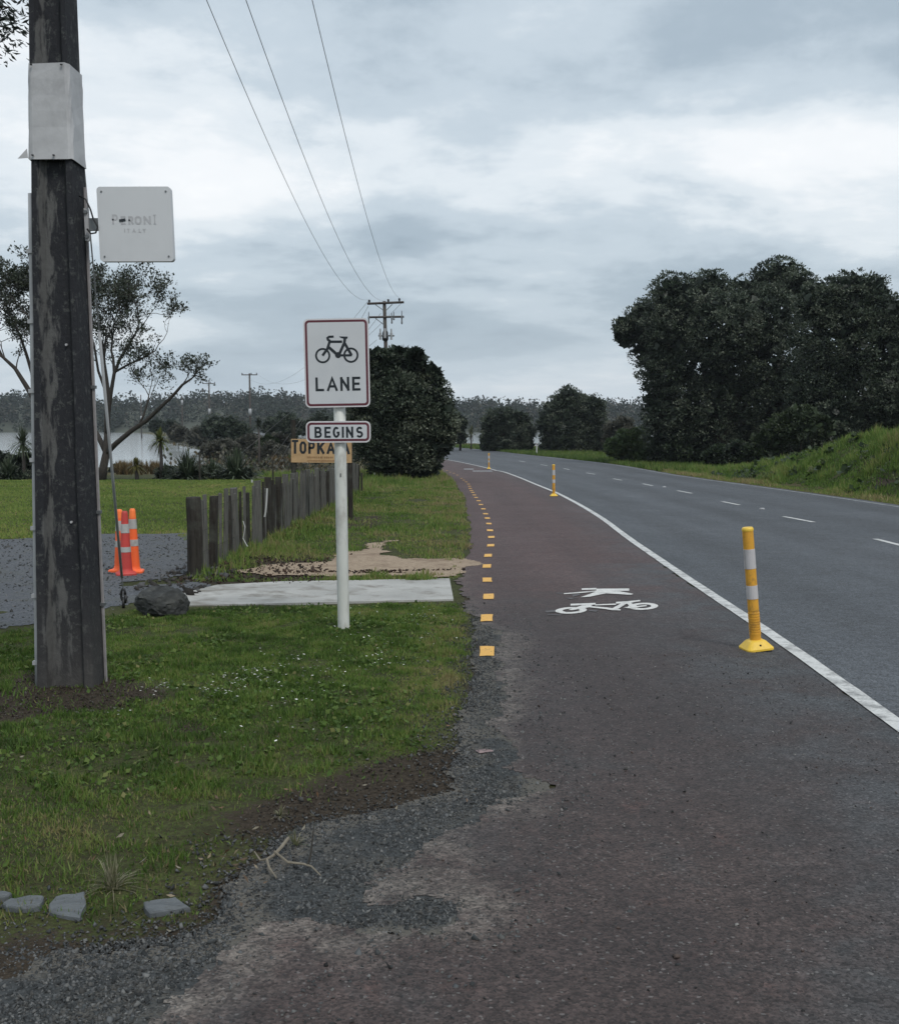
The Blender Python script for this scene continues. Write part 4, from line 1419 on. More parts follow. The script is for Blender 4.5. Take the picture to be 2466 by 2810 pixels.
# ------------------------------------------------------------------ paling fence and tan sign board
fa0 = P(390, 1150)
fa1 = P(715, 984)
fl = np.linalg.norm(fa1 - fa0)
fd = (fa1 - fa0) / fl
fang = math.atan2(fd[1], fd[0])
fence = empty('paling_fence', (fa0[0], fa0[1], float(H(*fa0))))
tag(fence, 'old fence of uneven grey timber palings along the grass verge', 'fence')


def fpt(s, off=0.0):
    x = fa0[0] + fd[0] * s - fd[1] * off
    y = fa0[1] + fd[1] * s + fd[0] * off
    return x - fa0[0], y - fa0[1], float(H(x, y)) - float(H(*fa0))


x, y, z = fpt(0)
obj('strainer_post', tube([(x, y, -.2), (x, y, .0), (x + .004, y, .5), (x - .008, y, .905), (x - .008, y, .92)], [.094, .092, .090, .088, .080], 14), M['wood_dark'], fence)
s = .45
rf = random.Random(4)
i = 0
while s < fl:
    x, y, z = fpt(s, rf.uniform(-.02, .02))
    thick = (i % 7 == 2)
    w = rf.uniform(.11, .14) if thick else rf.uniform(.05, .09)
    hh = rf.uniform(.86, .98) if thick else rf.uniform(.80, .95)
    tlt = rf.uniform(-.03, .03)
    V, F = box((0, 0, hh / 2 - .05), (w if thick else w * 1.1, .09 if thick else .032, hh + .1), 0, 1.0, .006)
    c, s_ = math.cos(fang), math.sin(fang)
    V = [((a) * c - b * s_ + x + tlt * q, a * s_ + b * c + y, q + z) for a, b, q in V]
    # palings face across the fence line so that gaps show along it
    obj('post' if thick else 'paling', (V, F), M['wood_grey'] if rf.random() < .75 else M['wood_dark'], fence)
    s += w + (rf.uniform(.10, .22) if s < 4 else rf.uniform(.02, .10))
    i += 1
for hz_ in (.25, .5, .75):
    obj('fence_wire', tube([(fpt(t)[0] + .02, fpt(t)[1], fpt(t)[2] + hz_) for t in np.linspace(0, fl, 12)], .0022, 5), M['wood_dark'], fence)
# loose white tape on the palings
def tape(path, w, y):
    pts = [Q(a, b, y) - np.array([fa0[0], fa0[1], float(H(*fa0))]) for a, b in path]
    V, F = [], []
    for i, p in enumerate(pts):
        V += [(p[0] - w / 2, p[1], p[2]), (p[0] + w / 2, p[1] + .006, p[2])]
        if i:
            F.append((2 * i - 2, 2 * i - 1, 2 * i + 1, 2 * i))
    V2 = [(a, b + .002, c) for a, b, c in V]
    n = len(V)
    return obj('white_tape', (V + V2, F + [tuple(n + q for q in f[::-1]) for f in F]), M['tape'], fence)


tape([(533, 975), (532, 1000), (530, 1022), (528, 1032)], .024, P(533, 1080)[1] - .4)
tape([(485, 1040), (489, 1052), (487, 1065), (485, 1075), (489, 1082), (494, 1091)], .007, P(485, 1128)[1] - .5)

BYD = P(699, 1042)[1]
bpx = P(699, 1042)
brd = empty('roadside_board', (bpx[0], BYD, float(H(bpx[0], BYD))))
tag(brd, 'tan plywood board with large black letters on two timber posts behind the fence', 'sign')
bz = float(H(bpx[0], BYD))
rl = lambda tx, ty, dy=0.0: tuple(Q(tx, ty, BYD + dy) - np.array([bpx[0], BYD, bz]))
obj('post', tube([(rl(699, 1000)[0], .06, -.3), (rl(699, 1000)[0], .06, rl(699, 880)[2])], .048, 10), M['wood_dark'], brd)
obj('post', tube([(rl(586, 1000)[0], .06, -.3), (rl(586, 1000)[0], .06, rl(586, 838)[2])], .05, 10), M['wood_dark'], brd)
q4 = [rl(581, 923), rl(702, 924), rl(702, 877), rl(581, 876)]
obj('board', ([*q4] + [(a, b + .016, c) for a, b, c in q4], [(0, 1, 2, 3), (7, 6, 5, 4), (0, 4, 5, 1), (1, 5, 6, 2), (2, 6, 7, 3), (3, 7, 4, 0)]), M['board'], brd)
for ch, a, b, y0, y1, w in (('T', 168, 312, 528, 218, 52), ('O', 342, 492, 530, 255, 52), ('P', 538, 685, 530, 262, 52), ('K', 732, 900, 535, 262, 56), ('A', 948, 1135, 535, 262, 56), ('A', 1290, 1465, 540, 262, 56)):
    gs = glyph(ch, a, b, -y0, -y1, w)
    geo = []
    for k, (v, F) in enumerate(gs):
        geo.append(([rl((780 + x / 8.1545) / TS, (1180 - yv / 8.1545) / TS, -.002 - .0003 * k) for x, yv in v], F))
    obj('letter', join(geo), M['ink'], brd)
small = []
for k, (xa, xb, ya, yb) in enumerate([(510, 530, 590, 632), (545, 575, 590, 632), (590, 618, 592, 632), (632, 662, 592, 632), (676, 706, 592, 632), (720, 745, 592, 632), (760, 790, 592, 632), (805, 855, 592, 632), (890, 920, 594, 634), (932, 962, 594, 634), (975, 1005, 594, 634), (1020, 1050, 594, 634), (1062, 1090, 594, 634)]):
    for yy in (ya + 6, (ya + yb) / 2, yb - 6):
        small.append(([rl((780 + x / 8.1545) / TS, (1180 + v / 8.1545) / TS, -.002) for x, v in ((xa, yy - 5), (xb, yy - 5), (xb, yy + 5), (xa, yy + 5))], [(0, 1, 2, 3)]))
obj('faded_print', join(small), M['tan_ink'], brd)
small = []
xx = 512
while xx < 1110:
    ww = random.uniform(8, 26)
    small.append(([rl((780 + x / 8.1545) / TS, (1180 + v / 8.1545) / TS, -.002) for x, v in ((xx, 676), (xx + ww, 676), (xx + ww, 704), (xx, 704))], [(0, 1, 2, 3)]))
    xx += ww + random.uniform(3, 8)
obj('faded_print', join(small), M['tan_ink'], brd)

# ------------------------------------------------------------------ timber power pole beyond the round bush, and its lines
FY = 70.0
fp = Q(771, 700, FY)
fz = float(H(fp[0], FY))
fpole = empty('timber_power_pole', (fp[0], FY, fz))
tag(fpole, 'timber power pole with two crossarms rising behind the round bush', 'power pole')
fr = lambda tx, ty, dy=0.0: tuple(Q(tx, ty, FY + dy) - np.array([fp[0], FY, fz]))
tz = fr(767, 601)[2]
obj('shaft', tube([(0.05, 0, -.3), (.03, 0, tz * .5), (fr(767, 620)[0], 0, tz)], [.16, .13, .105], 10), M['wood_brown'], fpole, smooth=True)


def bar(a, b, r, mat, name, dy=-.16):
    p, q = np.array(fr(*a, dy)), np.array(fr(*b, dy))
    return obj(name, tube([p, q], r, 4 if name == 'crossarm' else 5), mat, fpole)


bar((733, 606), (806, 603), .075, M['wood_brown'], 'crossarm')
bar((735, 633), (806, 632), .065, M['wood_brown'], 'crossarm')
bar((755, 670), (787, 670), .05, M['galv_dark'], 'crossarm')
for a, b in (((748, 607), (765, 619)), ((783, 607), (771, 619)), ((749, 635), (765, 647))):
    bar(a, b, .025, M['galv_dark'], 'brace', -.2)
for tx, ty in ((737, 600), (775, 599), (797, 597)):
    x, y, z = fr(tx, ty, -.16)
    obj('insulator', lathe([(.03, -.14), (.05, -.08), (.075, -.03), (.06, .0), (.075, .03), (.04, .06)], 10, (x, y, z)), M['black'], fpole, smooth=True)
for tx, y0, y1 in ((736, 622, 646), (782, 625, 646), (786, 622, 639), (802, 620, 647)):
    x, y, z = fr(tx, y1, -.2)
    h_ = fr(tx, y0, -.2)[2] - z
    obj('fuse_holder', lathe([(.03, 0), (.06, h_ * .1), (.04, h_ * .3), (.06, h_ * .5), (.03, h_ * .65), (.02, h_)], 8, (x, y, z)), M['galv_dark'], fpole)
for tx, y0, y1 in ((759, 656, 678), (781, 656, 678)):
    x, y, z = fr(tx, y1, -.2)
    h_ = fr(tx, y0, -.2)[2] - z
    obj('fuse_holder', lathe([(.07, 0), (.07, h_ * .3), (.085, h_ * .35), (.085, h_ * .62), (.05, h_ * .66), (.045, h_)], 10, (x, y, z)), M['pvc'], fpole)
tb = np.array(fr(769, 680))
tt = np.array(fr(769, 660))
obj('cable_box', lathe([(.16, 0), (.20, .1), (.18, (tt - tb)[2] * .8), (.13, (tt - tb)[2])], 12, (tb[0], -.05, tb[2])), M['black'], fpole, smooth=True)
obj('cover_plate', box((tb[0], -.27, tb[2] + .45), (.14, .04, .6)), M['pvc'], fpole)

labs = ('left', 'middle', 'right')
WSAG = (2.1, 2.3, 1.65)
for k, (tx, ty) in enumerate(((737, 597), (775, 596), (797, 594))):
    A = np.array([NEAR_X[k], PY - .16, PZ0 + 9.64])
    B = Q(tx, ty, FY - .16)
    pts = []
    for t in np.linspace(0, 1, 40):
        p = A + (B - A) * t
        pts.append((p[0], p[1], p[2] - 4 * WSAG[k] * t * (1 - t)))
    o = obj('power_line', tube(pts, .0068, 6), M['wire'])
    tag(o, f'{labs[k]}most of three thin overhead power lines against the sky' if k != 1 else 'middle of three thin overhead power lines against the sky', 'power line', 'overhead lines')

# poles along the causeway
FARP = [(498, 745, 176, 'lone far power pole standing clear against sky above the bay', 1), (417, 763, 215, 'far power pole at the tip of the leaning tree limb', 1), (363, 790, 250, 'thin far pole with pale band before dark hill, right of spreading tree', 0), (281, 788, 300, 'faint farthest pole in the hill notch behind spreading tree', 0)]
fobjs = []
for tx, ty, yy, lab, armed in FARP:
    tp = Q(tx, ty, yy)
    g = float(H(tp[0], yy))
    e = empty('far_power_pole', (tp[0], yy, g))
    tag(e, lab, 'power pole', 'poles along the causeway')
    hh = tp[2] - g
    obj('shaft', tube([(0, 0, -.5), (0, 0, hh)], [.19, .13], 8), M['wood_brown'], e, smooth=True)
    bz_ = Q(tx, 812 if tx > 400 else 845, yy)[2] - g
    bz_ = {498: Q(tx, 815, yy)[2], 417: Q(tx, 815, yy)[2], 363: Q(tx, 798, yy)[2], 281: Q(tx, 830, yy)[2]}[tx] - g
    bz_ = max(bz_ - .6, 1.5)
    obj('sheet_metal_band', lathe([(.25, bz_ - .55), (.25, bz_ + .55)], 10), M['pvc'], e, smooth=True)
    if armed:
        obj('crossarm', box((0, -.15, hh - .25), (2.5, .12, .14)), M['wood_brown'], e)
        for sx in (-1.15, .3, 1.15):
            obj('insulator', lathe([(.05, 0), (.09, .1), (.05, .25)], 8, (sx, -.15, hh - .18)), M['black'], e)
    fobjs.append((tp, hh, g))
for k, dx in enumerate((-1.1, 1.1)):
    A = np.array([fp[0] + dx, FY - .16, fz + tz])
    B = fobjs[0][0] + np.array([dx, 0, 0])
    pts = [tuple(A + (B - A) * t - np.array([0, 0, 4 * 3.2 * t * (1 - t)])) for t in np.linspace(0, 1, 26)]
    o = obj('power_line', tube(pts, .011, 5), M['wire'])
    tag(o, ('upper' if k else 'lower') + ' faint line running from the crossarm pole behind the bicycle sign', 'power line', 'overhead lines')
# stays from the timber pole down to the ground
for k, (a, b) in enumerate((((735, 611), (690, 690)), ((760, 625), (700, 705)), ((752, 678), (690, 730)))):
    A = Q(*a, FY)
    sl = (b[0] - a[0]) / (b[1] - a[1])
    B = Q(a[0] + sl * (931 - a[1]), 931, FY + 1.0)
    o = obj('stay_wire', tube([tuple(A), tuple((A + B) / 2), tuple(B)], .012, 5), M['wire'])
    tag(o, ('highest', 'middle', 'lowest')[k] + ' thin stay slanting down left from the crossarm pole', 'stay wire', 'stays of the crossarm pole')

# ------------------------------------------------------------------ foliage helpers
def unit(v):
    return v / (np.linalg.norm(v, axis=-1, keepdims=True) + 1e-9)


def leaves(C, D, size, tint, droop=.0, wide=.5, rg=rng, up=.35):
    """diamond leaves at C pointing roughly along D; returns (N,4,3)"""
    n = len(C)
    d = unit(D + rg.normal(size=(n, 3)) * .75 + np.array([0, 0, up - droop]))
    tgt = unit(D * .55 + np.array([0, 0, .85]) + rg.normal(size=(n, 3)) * .55)
    s = unit(np.cross(tgt, d))
    L = (size * rg.uniform(.65, 1.35, n))[:, None]
    w = L * wide
    mid = C + d * L * .5
    nrm = np.cross(d, s) * L * -.10
    return np.stack([C, mid + s * w * .5 + nrm, C + d * L, mid - s * w * .5 + nrm], 1)


def crown(lobes, n, size, cols, inner=.35, rg=rng, flat=1.0, wide=.55, core=420):
    """leaf-sized faces in clumps over a set of lobes (x,y,z,rx,ry,rz)"""
    lobes = np.array(lobes, float)
    area = lobes[:, 3] * lobes[:, 5] + lobes[:, 3] * lobes[:, 4] + lobes[:, 4] * lobes[:, 5]
    per = 34
    nc = max(n // per, 30)
    pick = rg.choice(len(lobes), nc, p=area / area.sum())
    d = unit(rg.normal(size=(nc, 3)))
    rad = np.where(rg.random(nc) < inner, rg.uniform(.4, .8, nc), rg.uniform(.86, 1.02, nc))
    lb = lobes[pick]
    bump = .88 + .22 * fbm(d[:, 0] * 2.4 + lb[:, 0] * 1.7 + 9, d[:, 2] * 2.4 + d[:, 1] * 2.3 + lb[:, 2] * 1.3, 61, 3)
    C0 = lb[:, :3] + d * lb[:, 3:6] * (rad * bump)[:, None]
    keep = np.ones(nc, bool)
    for l in lobes:
        q = (((C0 - l[:3]) / l[3:6]) ** 2).sum(1)
        keep &= ~((q < .4) & (rg.random(nc) < .8))
    C0, d, lb = C0[keep], d[keep], lb[keep]
    nc = len(C0)
    rc = np.minimum(size * rg.uniform(2.0, 3.4, nc), lb[:, 3] * .45)
    off = unit(rg.normal(size=(nc, per, 3)) + d[:, None, :] * .7 + np.array([0, 0, .35]))
    off = off * (rc[:, None] * rg.uniform(.45, 1.0, (nc, per)))[..., None] * np.array([1, 1, .62])
    C = (C0[:, None, :] + off).reshape(-1, 3)
    D = (unit(off) + d[:, None, :] * .5).reshape(-1, 3)
    cols = np.array(cols, float)
    patch = fbm(C0[:, 0] * .9 + C0[:, 1] * .4, C0[:, 2] * 1.1 + C0[:, 1] * .5, 71, 3)
    t = np.clip(patch * 1.3 - .2 + rg.normal(size=nc) * .2, 0, .999)
    t = np.clip(np.repeat(t, per) + rg.normal(size=nc * per) * .16, 0, .999) * (len(cols) - 1)
    k = t.astype(int)
    f = (t - k)[:, None]
    cc = cols[k] * (1 - f) + cols[np.minimum(k + 1, len(cols) - 1)] * f
    cc = cc * rg.uniform(.75, 1.25, (len(cc), 1))
    V = leaves(C, D, size, None, wide=wide, rg=rg)
    # large filler leaves added inside each lobe to block light
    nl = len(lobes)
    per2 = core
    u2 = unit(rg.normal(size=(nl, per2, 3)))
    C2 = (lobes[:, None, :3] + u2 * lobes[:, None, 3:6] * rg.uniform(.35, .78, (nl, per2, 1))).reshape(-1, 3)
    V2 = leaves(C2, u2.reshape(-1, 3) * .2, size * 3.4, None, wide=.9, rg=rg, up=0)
    c2 = cols[0][None] * rg.uniform(.7, 1.3, (len(C2), 1))  # darkest tint only: the crown's inner shade is painted into the filler leaves
    return np.concatenate([V, V2]), np.concatenate([cc, c2])


def tlobes(lst, y, depth=1.0, spread=.5, rg=rng, ox=0, oy=0, oz=0):
    """lobes from picture circles (tx, ty, r) at distance y"""
    out = []
    for l in lst:
        tx, ty, r = l[:3]
        yy = y + (l[3] if len(l) > 3 else rg.uniform(-spread, spread))
        p = Q(tx, ty, yy)
        rr = r / 2203.0 * yy
        out.append((p[0] - ox, p[1] - oy, p[2] - oz, rr, rr * depth, rr))
    return out


def simple_tree(name, label, cat, tx, y, lobe_px, n, size, cols, trunk_r, group=None, depth=.9, spread=1.2, inner=.3, wide=.55, trunk_top=None, limbs=4):
    bx = Q(tx, 848, y)[0]
    bz_ = float(H(bx, y))
    e = empty(name, (bx, y, bz_))
    tag(e, label, cat, group)
    lb = tlobes(lobe_px, y, depth, spread, ox=bx, oy=y, oz=bz_)
    top = max(l[2] for l in lb)
    tt_ = trunk_top or top * .62
    obj('trunk', tube([(0, 0, -.3), (.05, 0, tt_ * .4), (-.03, .05, tt_ * .75), (0, 0, tt_)], [trunk_r * 1.25, trunk_r, trunk_r * .8, trunk_r * .5], 9), M['bark'], e, smooth=True)
    for l in sorted(lb, key=lambda q: -q[3])[:limbs]:
        a = np.array([0, 0, tt_ * .35])
        b = np.array(l[:3])
        m = (a + b) / 2 + np.array([0, 0, -.1 * np.linalg.norm(b - a)])
        obj('limb', tube([a, m, b], [trunk_r * .6, trunk_r * .42, trunk_r * .16], 7), M['bark'], e, smooth=True)
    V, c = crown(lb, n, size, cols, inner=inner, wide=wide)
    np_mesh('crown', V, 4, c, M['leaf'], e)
    return e


DARK = [(.020, .030, .019), (.037, .053, .033), (.064, .084, .053), (.100, .120, .082), (.155, .172, .125)]
DARKG = [(.012, .020, .012), (.022, .036, .018), (.036, .056, .026), (.055, .08, .036)]
SHRUB = [(.030, .045, .020), (.045, .065, .028), (.065, .085, .04)]
GREYS = [(.060, .060, .046), (.095, .094, .072), (.14, .135, .11)]

# great evergreen on the right: two crowns grown together
BIG1 = [(1252, 662, 26), (1290, 640, 40), (1305, 690, 46), (1345, 600, 50), (1345, 660, 62), (1410, 592, 52), (1440, 650, 70), (1500, 600, 50), (1555, 566, 50), (1590, 590, 45), (1535, 640, 70), (1325, 745, 50), (1325, 810, 44), (1335, 865, 46), (1400, 730, 75), (1400, 820, 80), (1410, 885, 55), (1490, 730, 85), (1490, 820, 85), (1480, 890, 50), (1560, 720, 85), (1570, 800, 80), (1550, 860, 60)]
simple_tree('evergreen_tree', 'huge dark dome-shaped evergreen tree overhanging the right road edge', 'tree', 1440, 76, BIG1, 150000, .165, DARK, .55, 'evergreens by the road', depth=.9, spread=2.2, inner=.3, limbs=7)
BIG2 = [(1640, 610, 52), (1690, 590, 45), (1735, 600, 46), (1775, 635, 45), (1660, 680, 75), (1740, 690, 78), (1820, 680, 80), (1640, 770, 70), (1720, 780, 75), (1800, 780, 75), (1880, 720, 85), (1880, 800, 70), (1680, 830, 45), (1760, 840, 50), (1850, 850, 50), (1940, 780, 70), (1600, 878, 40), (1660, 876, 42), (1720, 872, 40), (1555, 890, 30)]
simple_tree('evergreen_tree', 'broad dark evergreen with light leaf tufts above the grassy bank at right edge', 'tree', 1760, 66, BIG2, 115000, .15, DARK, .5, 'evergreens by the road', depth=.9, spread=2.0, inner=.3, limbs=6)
# undergrowth at its foot
LIGHTS = [(.06, .095, .034), (.10, .14, .05), (.14, .18, .07)]
UND = [(1262, 885, 79, [(1226, 893, 16), (1248, 880, 20), (1275, 878, 24), (1240, 902, 16), (1268, 902, 20), (1290, 900, 22)], LIGHTS, 'lighter green leafy shrub at the left foot of the huge evergreen', 9000),
       (1345, 905, 75, [(1318, 905, 20), (1350, 902, 24), (1385, 908, 20)], DARKG, 'low dark shrub under the huge evergreen beside road edge', 5000),
       (1450, 915, 68, [(1430, 912, 22), (1470, 905, 24), (1500, 912, 20)], DARKG, 'dark shrub where the grassy bank meets the evergreen', 5000),
       (1600, 850, 60, [(1560, 860, 30), (1600, 845, 32), (1640, 850, 20), (1530, 885, 24)], SHRUB, 'olive green sprawling bush at top of the grassy bank', 7000)]
for tx, ty, y, lb, cols, lab, n in UND:
    simple_tree('shrub', lab, 'shrub', tx, y, lb, n, .13, cols, .07, 'shrubs at the foot of the evergreens', depth=1.0, spread=.6, limbs=3, inner=.25)

# trees across the road in the middle distance
simple_tree('round_tree', 'taller rounded dark tree right of the white marker post beyond the bend', 'tree', 1135, 116, [(1135, 800, 28), (1110, 822, 30), (1160, 820, 32), (1185, 815, 24), (1130, 850, 42), (1175, 850, 34), (1095, 852, 26), (1150, 880, 36), (1190, 880, 24), (1100, 885, 22), (1125, 890, 22), (1165, 893, 20)], 34000, .17, DARK, .3, 'trees beyond the bend', depth=.9, spread=1.5)
simple_tree('round_tree', 'lower spreading dark tree left of the white marker post beyond the bend', 'tree', 1005, 118, [(985, 842, 22), (1010, 836, 21), (1038, 842, 20), (980, 862, 22), (1010, 862, 30), (1045, 868, 22), (1000, 884, 22), (1035, 886, 20), (975, 884, 16), (1048, 890, 13), (1015, 893, 14)], 28000, .16, DARK, .28, 'trees beyond the bend', depth=.9, spread=1.5)
simple_tree('shrub', 'grey brown twiggy shrub between dark tree and huge evergreen', 'shrub', 1235, 108, [(1225, 862, 18), (1245, 852, 18), (1235, 880, 20), (1250, 872, 16), (1214, 882, 10)], 5000, .17, GREYS, .1, depth=1.0)
simple_tree('shrub', 'small dark bush showing right of the round bush at the bend', 'shrub', 918, 120, [(908, 838, 14), (918, 846, 13), (908, 862, 16), (918, 872, 11)], 4200, .15, DARK, .12, depth=1.0)

# round bush behind the bicycle sign
BUSH = [(748, 722, 13), (862, 752, 14), (886, 815, 12), (828, 716, 11), (800, 712, 10), (880, 890, 11), (850, 950, 12), (790, 735, 36), (760, 760, 40), (825, 755, 40), (770, 728, 26), (850, 790, 42), (800, 800, 55), (750, 820, 45), (870, 840, 36), (820, 860, 60), (760, 880, 50), (880, 862, 26), (835, 905, 40), (775, 920, 36), (815, 935, 28), (845, 925, 26), (720, 800, 30), (728, 860, 36)]
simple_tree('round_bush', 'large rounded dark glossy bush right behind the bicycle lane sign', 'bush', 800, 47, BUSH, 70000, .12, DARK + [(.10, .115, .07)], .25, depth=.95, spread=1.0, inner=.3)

# ------------------------------------------------------------------ spreading tree by the bay: visible limbs, leaf tufts at the tips
def branching(name, label, stems, y, leafcols, nleaf, lsize, seed, base_px, rbase):
    rb = np.random.default_rng(seed)
    bx, _, _ = Q(base_px[0], base_px[1], y)
    bz_ = float(H(bx, y))
    e = empty(name, (bx, y, bz_))
    tag(e, label, 'tree')
    org = np.array([bx, y, bz_])
    tips, twigs = [], []

    def grow(p, d, L, r, lev):
        n = 3
        pts = [p]
        q = p.copy()
        dd = d.copy()
        for _ in range(n):
            dd = unit(dd + rb.normal(size=3) * .16 + np.array([0, 0, .05]))
            q = q + dd * L / n
            pts.append(q.copy())
        twigs.append(tube(pts, [max(r * (1 - .16 * i), .006) for i in range(n + 1)], 5 if lev < 2 else 3))
        if lev >= 5 or L < .22:
            tips.append((q, dd))
            return
        for k in range(int(rb.integers(2, 4))):
            nd = unit(dd + rb.normal(size=3) * .55 + np.array([0, 0, .16]))
            at = pts[-1] if k < 2 else pts[-2]
            grow(at.copy(), nd, L * rb.uniform(.58, .82), r * .6, lev + 1)
        if lev >= 2:
            tips.append((q, dd))

    for path, r0, r1, ends in stems:
        pts = [Q(a, b, y + dy) - org for a, b, dy in path]
        rad = np.linspace(r0, r1, len(pts))
        obj('limb', tube(pts, rad, 8), M['bark'], e, smooth=True)
        for k, (fr_, L) in enumerate(ends):
            j = min(int(fr_ * (len(pts) - 1)), len(pts) - 2)
            t = fr_ * (len(pts) - 1) - j
            p = pts[j] * (1 - t) + pts[j + 1] * t
            dd = unit(pts[j + 1] - pts[j])
            side = rb.normal(size=3) * (.45 if fr_ > .9 else .8)
            grow(p, unit(dd + side + np.array([0, 0, .25])), L, max(r1 * .8, .02), 1)
    obj('twigs', join(twigs), M['bark'], e, kind='stuff')
    tp = np.array([t[0] for t in tips])
    td = np.array([t[1] for t in tips])
    # leaf tufts only high or outside, as the lower twigs are bare
    k = rb.choice(len(tp), nleaf)
    C = tp[k] + rb.normal(size=(nleaf, 3)) * np.array([.10, .10, .07])
    V = leaves(C, td[k], lsize, None, wide=.6, rg=rb)
    cols = np.array(leafcols)
    cc = cols[rb.integers(0, len(cols), nleaf)] * rb.uniform(.7, 1.3, (nleaf, 1))
    np_mesh('crown', V, 4, cc, M['leaf'], e)
    return e


ST = [
    ([(203, 962, 0), (207, 930, 0), (212, 905, 0), (214, 870, 0), (214, 830, .2), (216, 790, .3), (212, 755, .4), (208, 725, .5), (206, 695, .5)], .19, .05, [(1.0, 1.05), (1.0, 1.0), (.95, 1.0), (.8, 1.0), (.72, 1.0), (.9, 1.0)]),
    ([(214, 870, 0), (216, 825, -.2), (222, 780, -.3), (228, 745, -.4), (240, 715, -.5), (254, 692, -.6), (268, 670, -.8), (276, 655, -1)], .10, .03, [(1.0, 1.0), (1.0, 1.0), (.85, 1.1), (.75, 1.1), (.6, 1.1), (.9, 1.0)]),
    ([(228, 745, -.4), (226, 715, .2), (222, 700, .4), (224, 680, .7), (227, 662, .9)], .06, .03, [(1.0, 1.1), (1.0, 1.1), (.7, 1.0), (.85, 1.0)]),
    ([(230, 742, -.4), (255, 728, -.6), (290, 712, -.8), (310, 700, -1)], .05, .025, [(1.0, .9), (.9, .9), (.6, .8)]),
    ([(212, 905, 0), (232, 885, -.3), (262, 860, -.6), (292, 840, -1.0), (318, 815, -1.2), (345, 790, -1.5), (364, 768, -1.7), (382, 756, -1.8)], .12, .04, [(1.0, .42), (1.0, .4), (.93, .42), (.85, .4)]),
    ([(276, 852, -.8), (286, 830, -.7), (294, 805, -.7), (297, 790, -.7)], .05, .025, [(1.0, .9), (1.0, .8), (.7, .8)]),
    ([(212, 905, 0), (196, 870, .5), (180, 845, .8), (150, 800, 1.2), (110, 740, 1.4), (90, 690, 1.6)], .11, .04, [(1.0, 1.4), (1.0, 1.3), (.85, 1.3), (.7, 1.2)]),
    ([(214, 790, .3), (196, 740, .6), (188, 690, .9), (182, 672, 1.2), (180, 655, 1.2)], .06, .03, [(1.0, 1.05), (1.0, 1.0), (.8, 1.0), (.6, 1.0)]),
]
TUFT = [(.022, .032, .018), (.035, .046, .026), (.05, .06, .036), (.018, .024, .014)]
branching('spreading_tree', 'tall spreading tree with bare limbs and sparse tufts behind concrete pole', ST, 45.0, TUFT, 14000, .10, 12, (203, 962), .3)
ST2 = [
    ([(95, 930, 0), (85, 860, 0), (70, 800, 0), (52, 770, 0), (30, 735, 0), (5, 712, 0), (-30, 690, 0)], .17, .04, [(1.0, 1.2), (.9, 1.0), (.8, 1.0), (.65, .9)]),
    ([(70, 800, 0), (64, 745, .3), (52, 705, .4), (40, 670, .5), (30, 650, .6), (22, 632, .7)], .09, .03, [(1.0, 1.0), (1.0, 1.0), (.9, 1.0), (.75, 1.0), (.6, 1.0)]),
    ([(64, 745, .3), (72, 700, .3), (70, 665, .3), (62, 640, .3)], .06, .03, [(1.0, 1.0), (1.0, 1.0), (.8, 1.0)]),
    ([(5, 712, 0), (-10, 680, .3), (-15, 650, .3)], .05, .03, [(1.0, 1.1), (1.0, 1.0), (.7, 1.0)]),
]
branching('spreading_tree', 'spreading tree partly cut off at left picture edge behind the pole', ST2, 47.0, TUFT, 11000, .105, 15, (95, 930), .3)

# overhanging conifer at the upper left corner, trunk out of view
ov = empty('overhanging_tree', (-7.4, 8.6, float(H(-7.4, 8.6))))
tag(ov, 'dark needled branch tips hanging into the upper left corner', 'tree')
obj('trunk', tube([(0, 0, -.3), (.05, 0, 3), (0, .1, 6.5), (0, 0, 8.0)], [.3, .24, .15, .07], 10), M['bark'], ov, smooth=True)
oo = np.array([-7.4, 8.6, float(H(-7.4, 8.6))])
LV, LC = [], []
ro = np.random.default_rng(3)
for (ax, ay), ln in (((20, 15), 0), ((34, 42), 0), ((8, 70), 0), ((16, 55), 0), ((-40, 30), 0), ((-30, 90), 0), ((-80, 0), 0), ((-10, -60), 0), ((10, -20), 0)):
    tip = Q(ax, ay, 8.2 + ro.uniform(-.3, .3)) - oo
    st_ = np.array([.1, 0, tip[2] + .35 + ro.uniform(0, .5)])
    midp = (st_ + tip) / 2 + np.array([0, 0, .25])
    obj('limb', tube([st_, midp, tip], [.045, .025, .006], 6), M['bark'], ov, smooth=True)
    for t in np.linspace(.35, 1, 40):
        p = (1 - t) ** 2 * st_ + 2 * t * (1 - t) * midp + t * t * tip
        n = 30
        C = p + ro.normal(size=(n, 3)) * (.035 + .10 * (1 - abs(t - .55)))
        D = np.tile(unit(tip - st_), (n, 1)) * .8 + np.array([0, 0, -.4])
        LV.append(leaves(C, D, .055, None, wide=.3, rg=ro, up=-.1))
        LC.append(np.tile((.018, .026, .020), (n, 1)) * ro.uniform(.7, 1.4, (n, 1)))
np_mesh('foliage', np.concatenate(LV), 4, np.concatenate(LC), M['leaf'], ov)

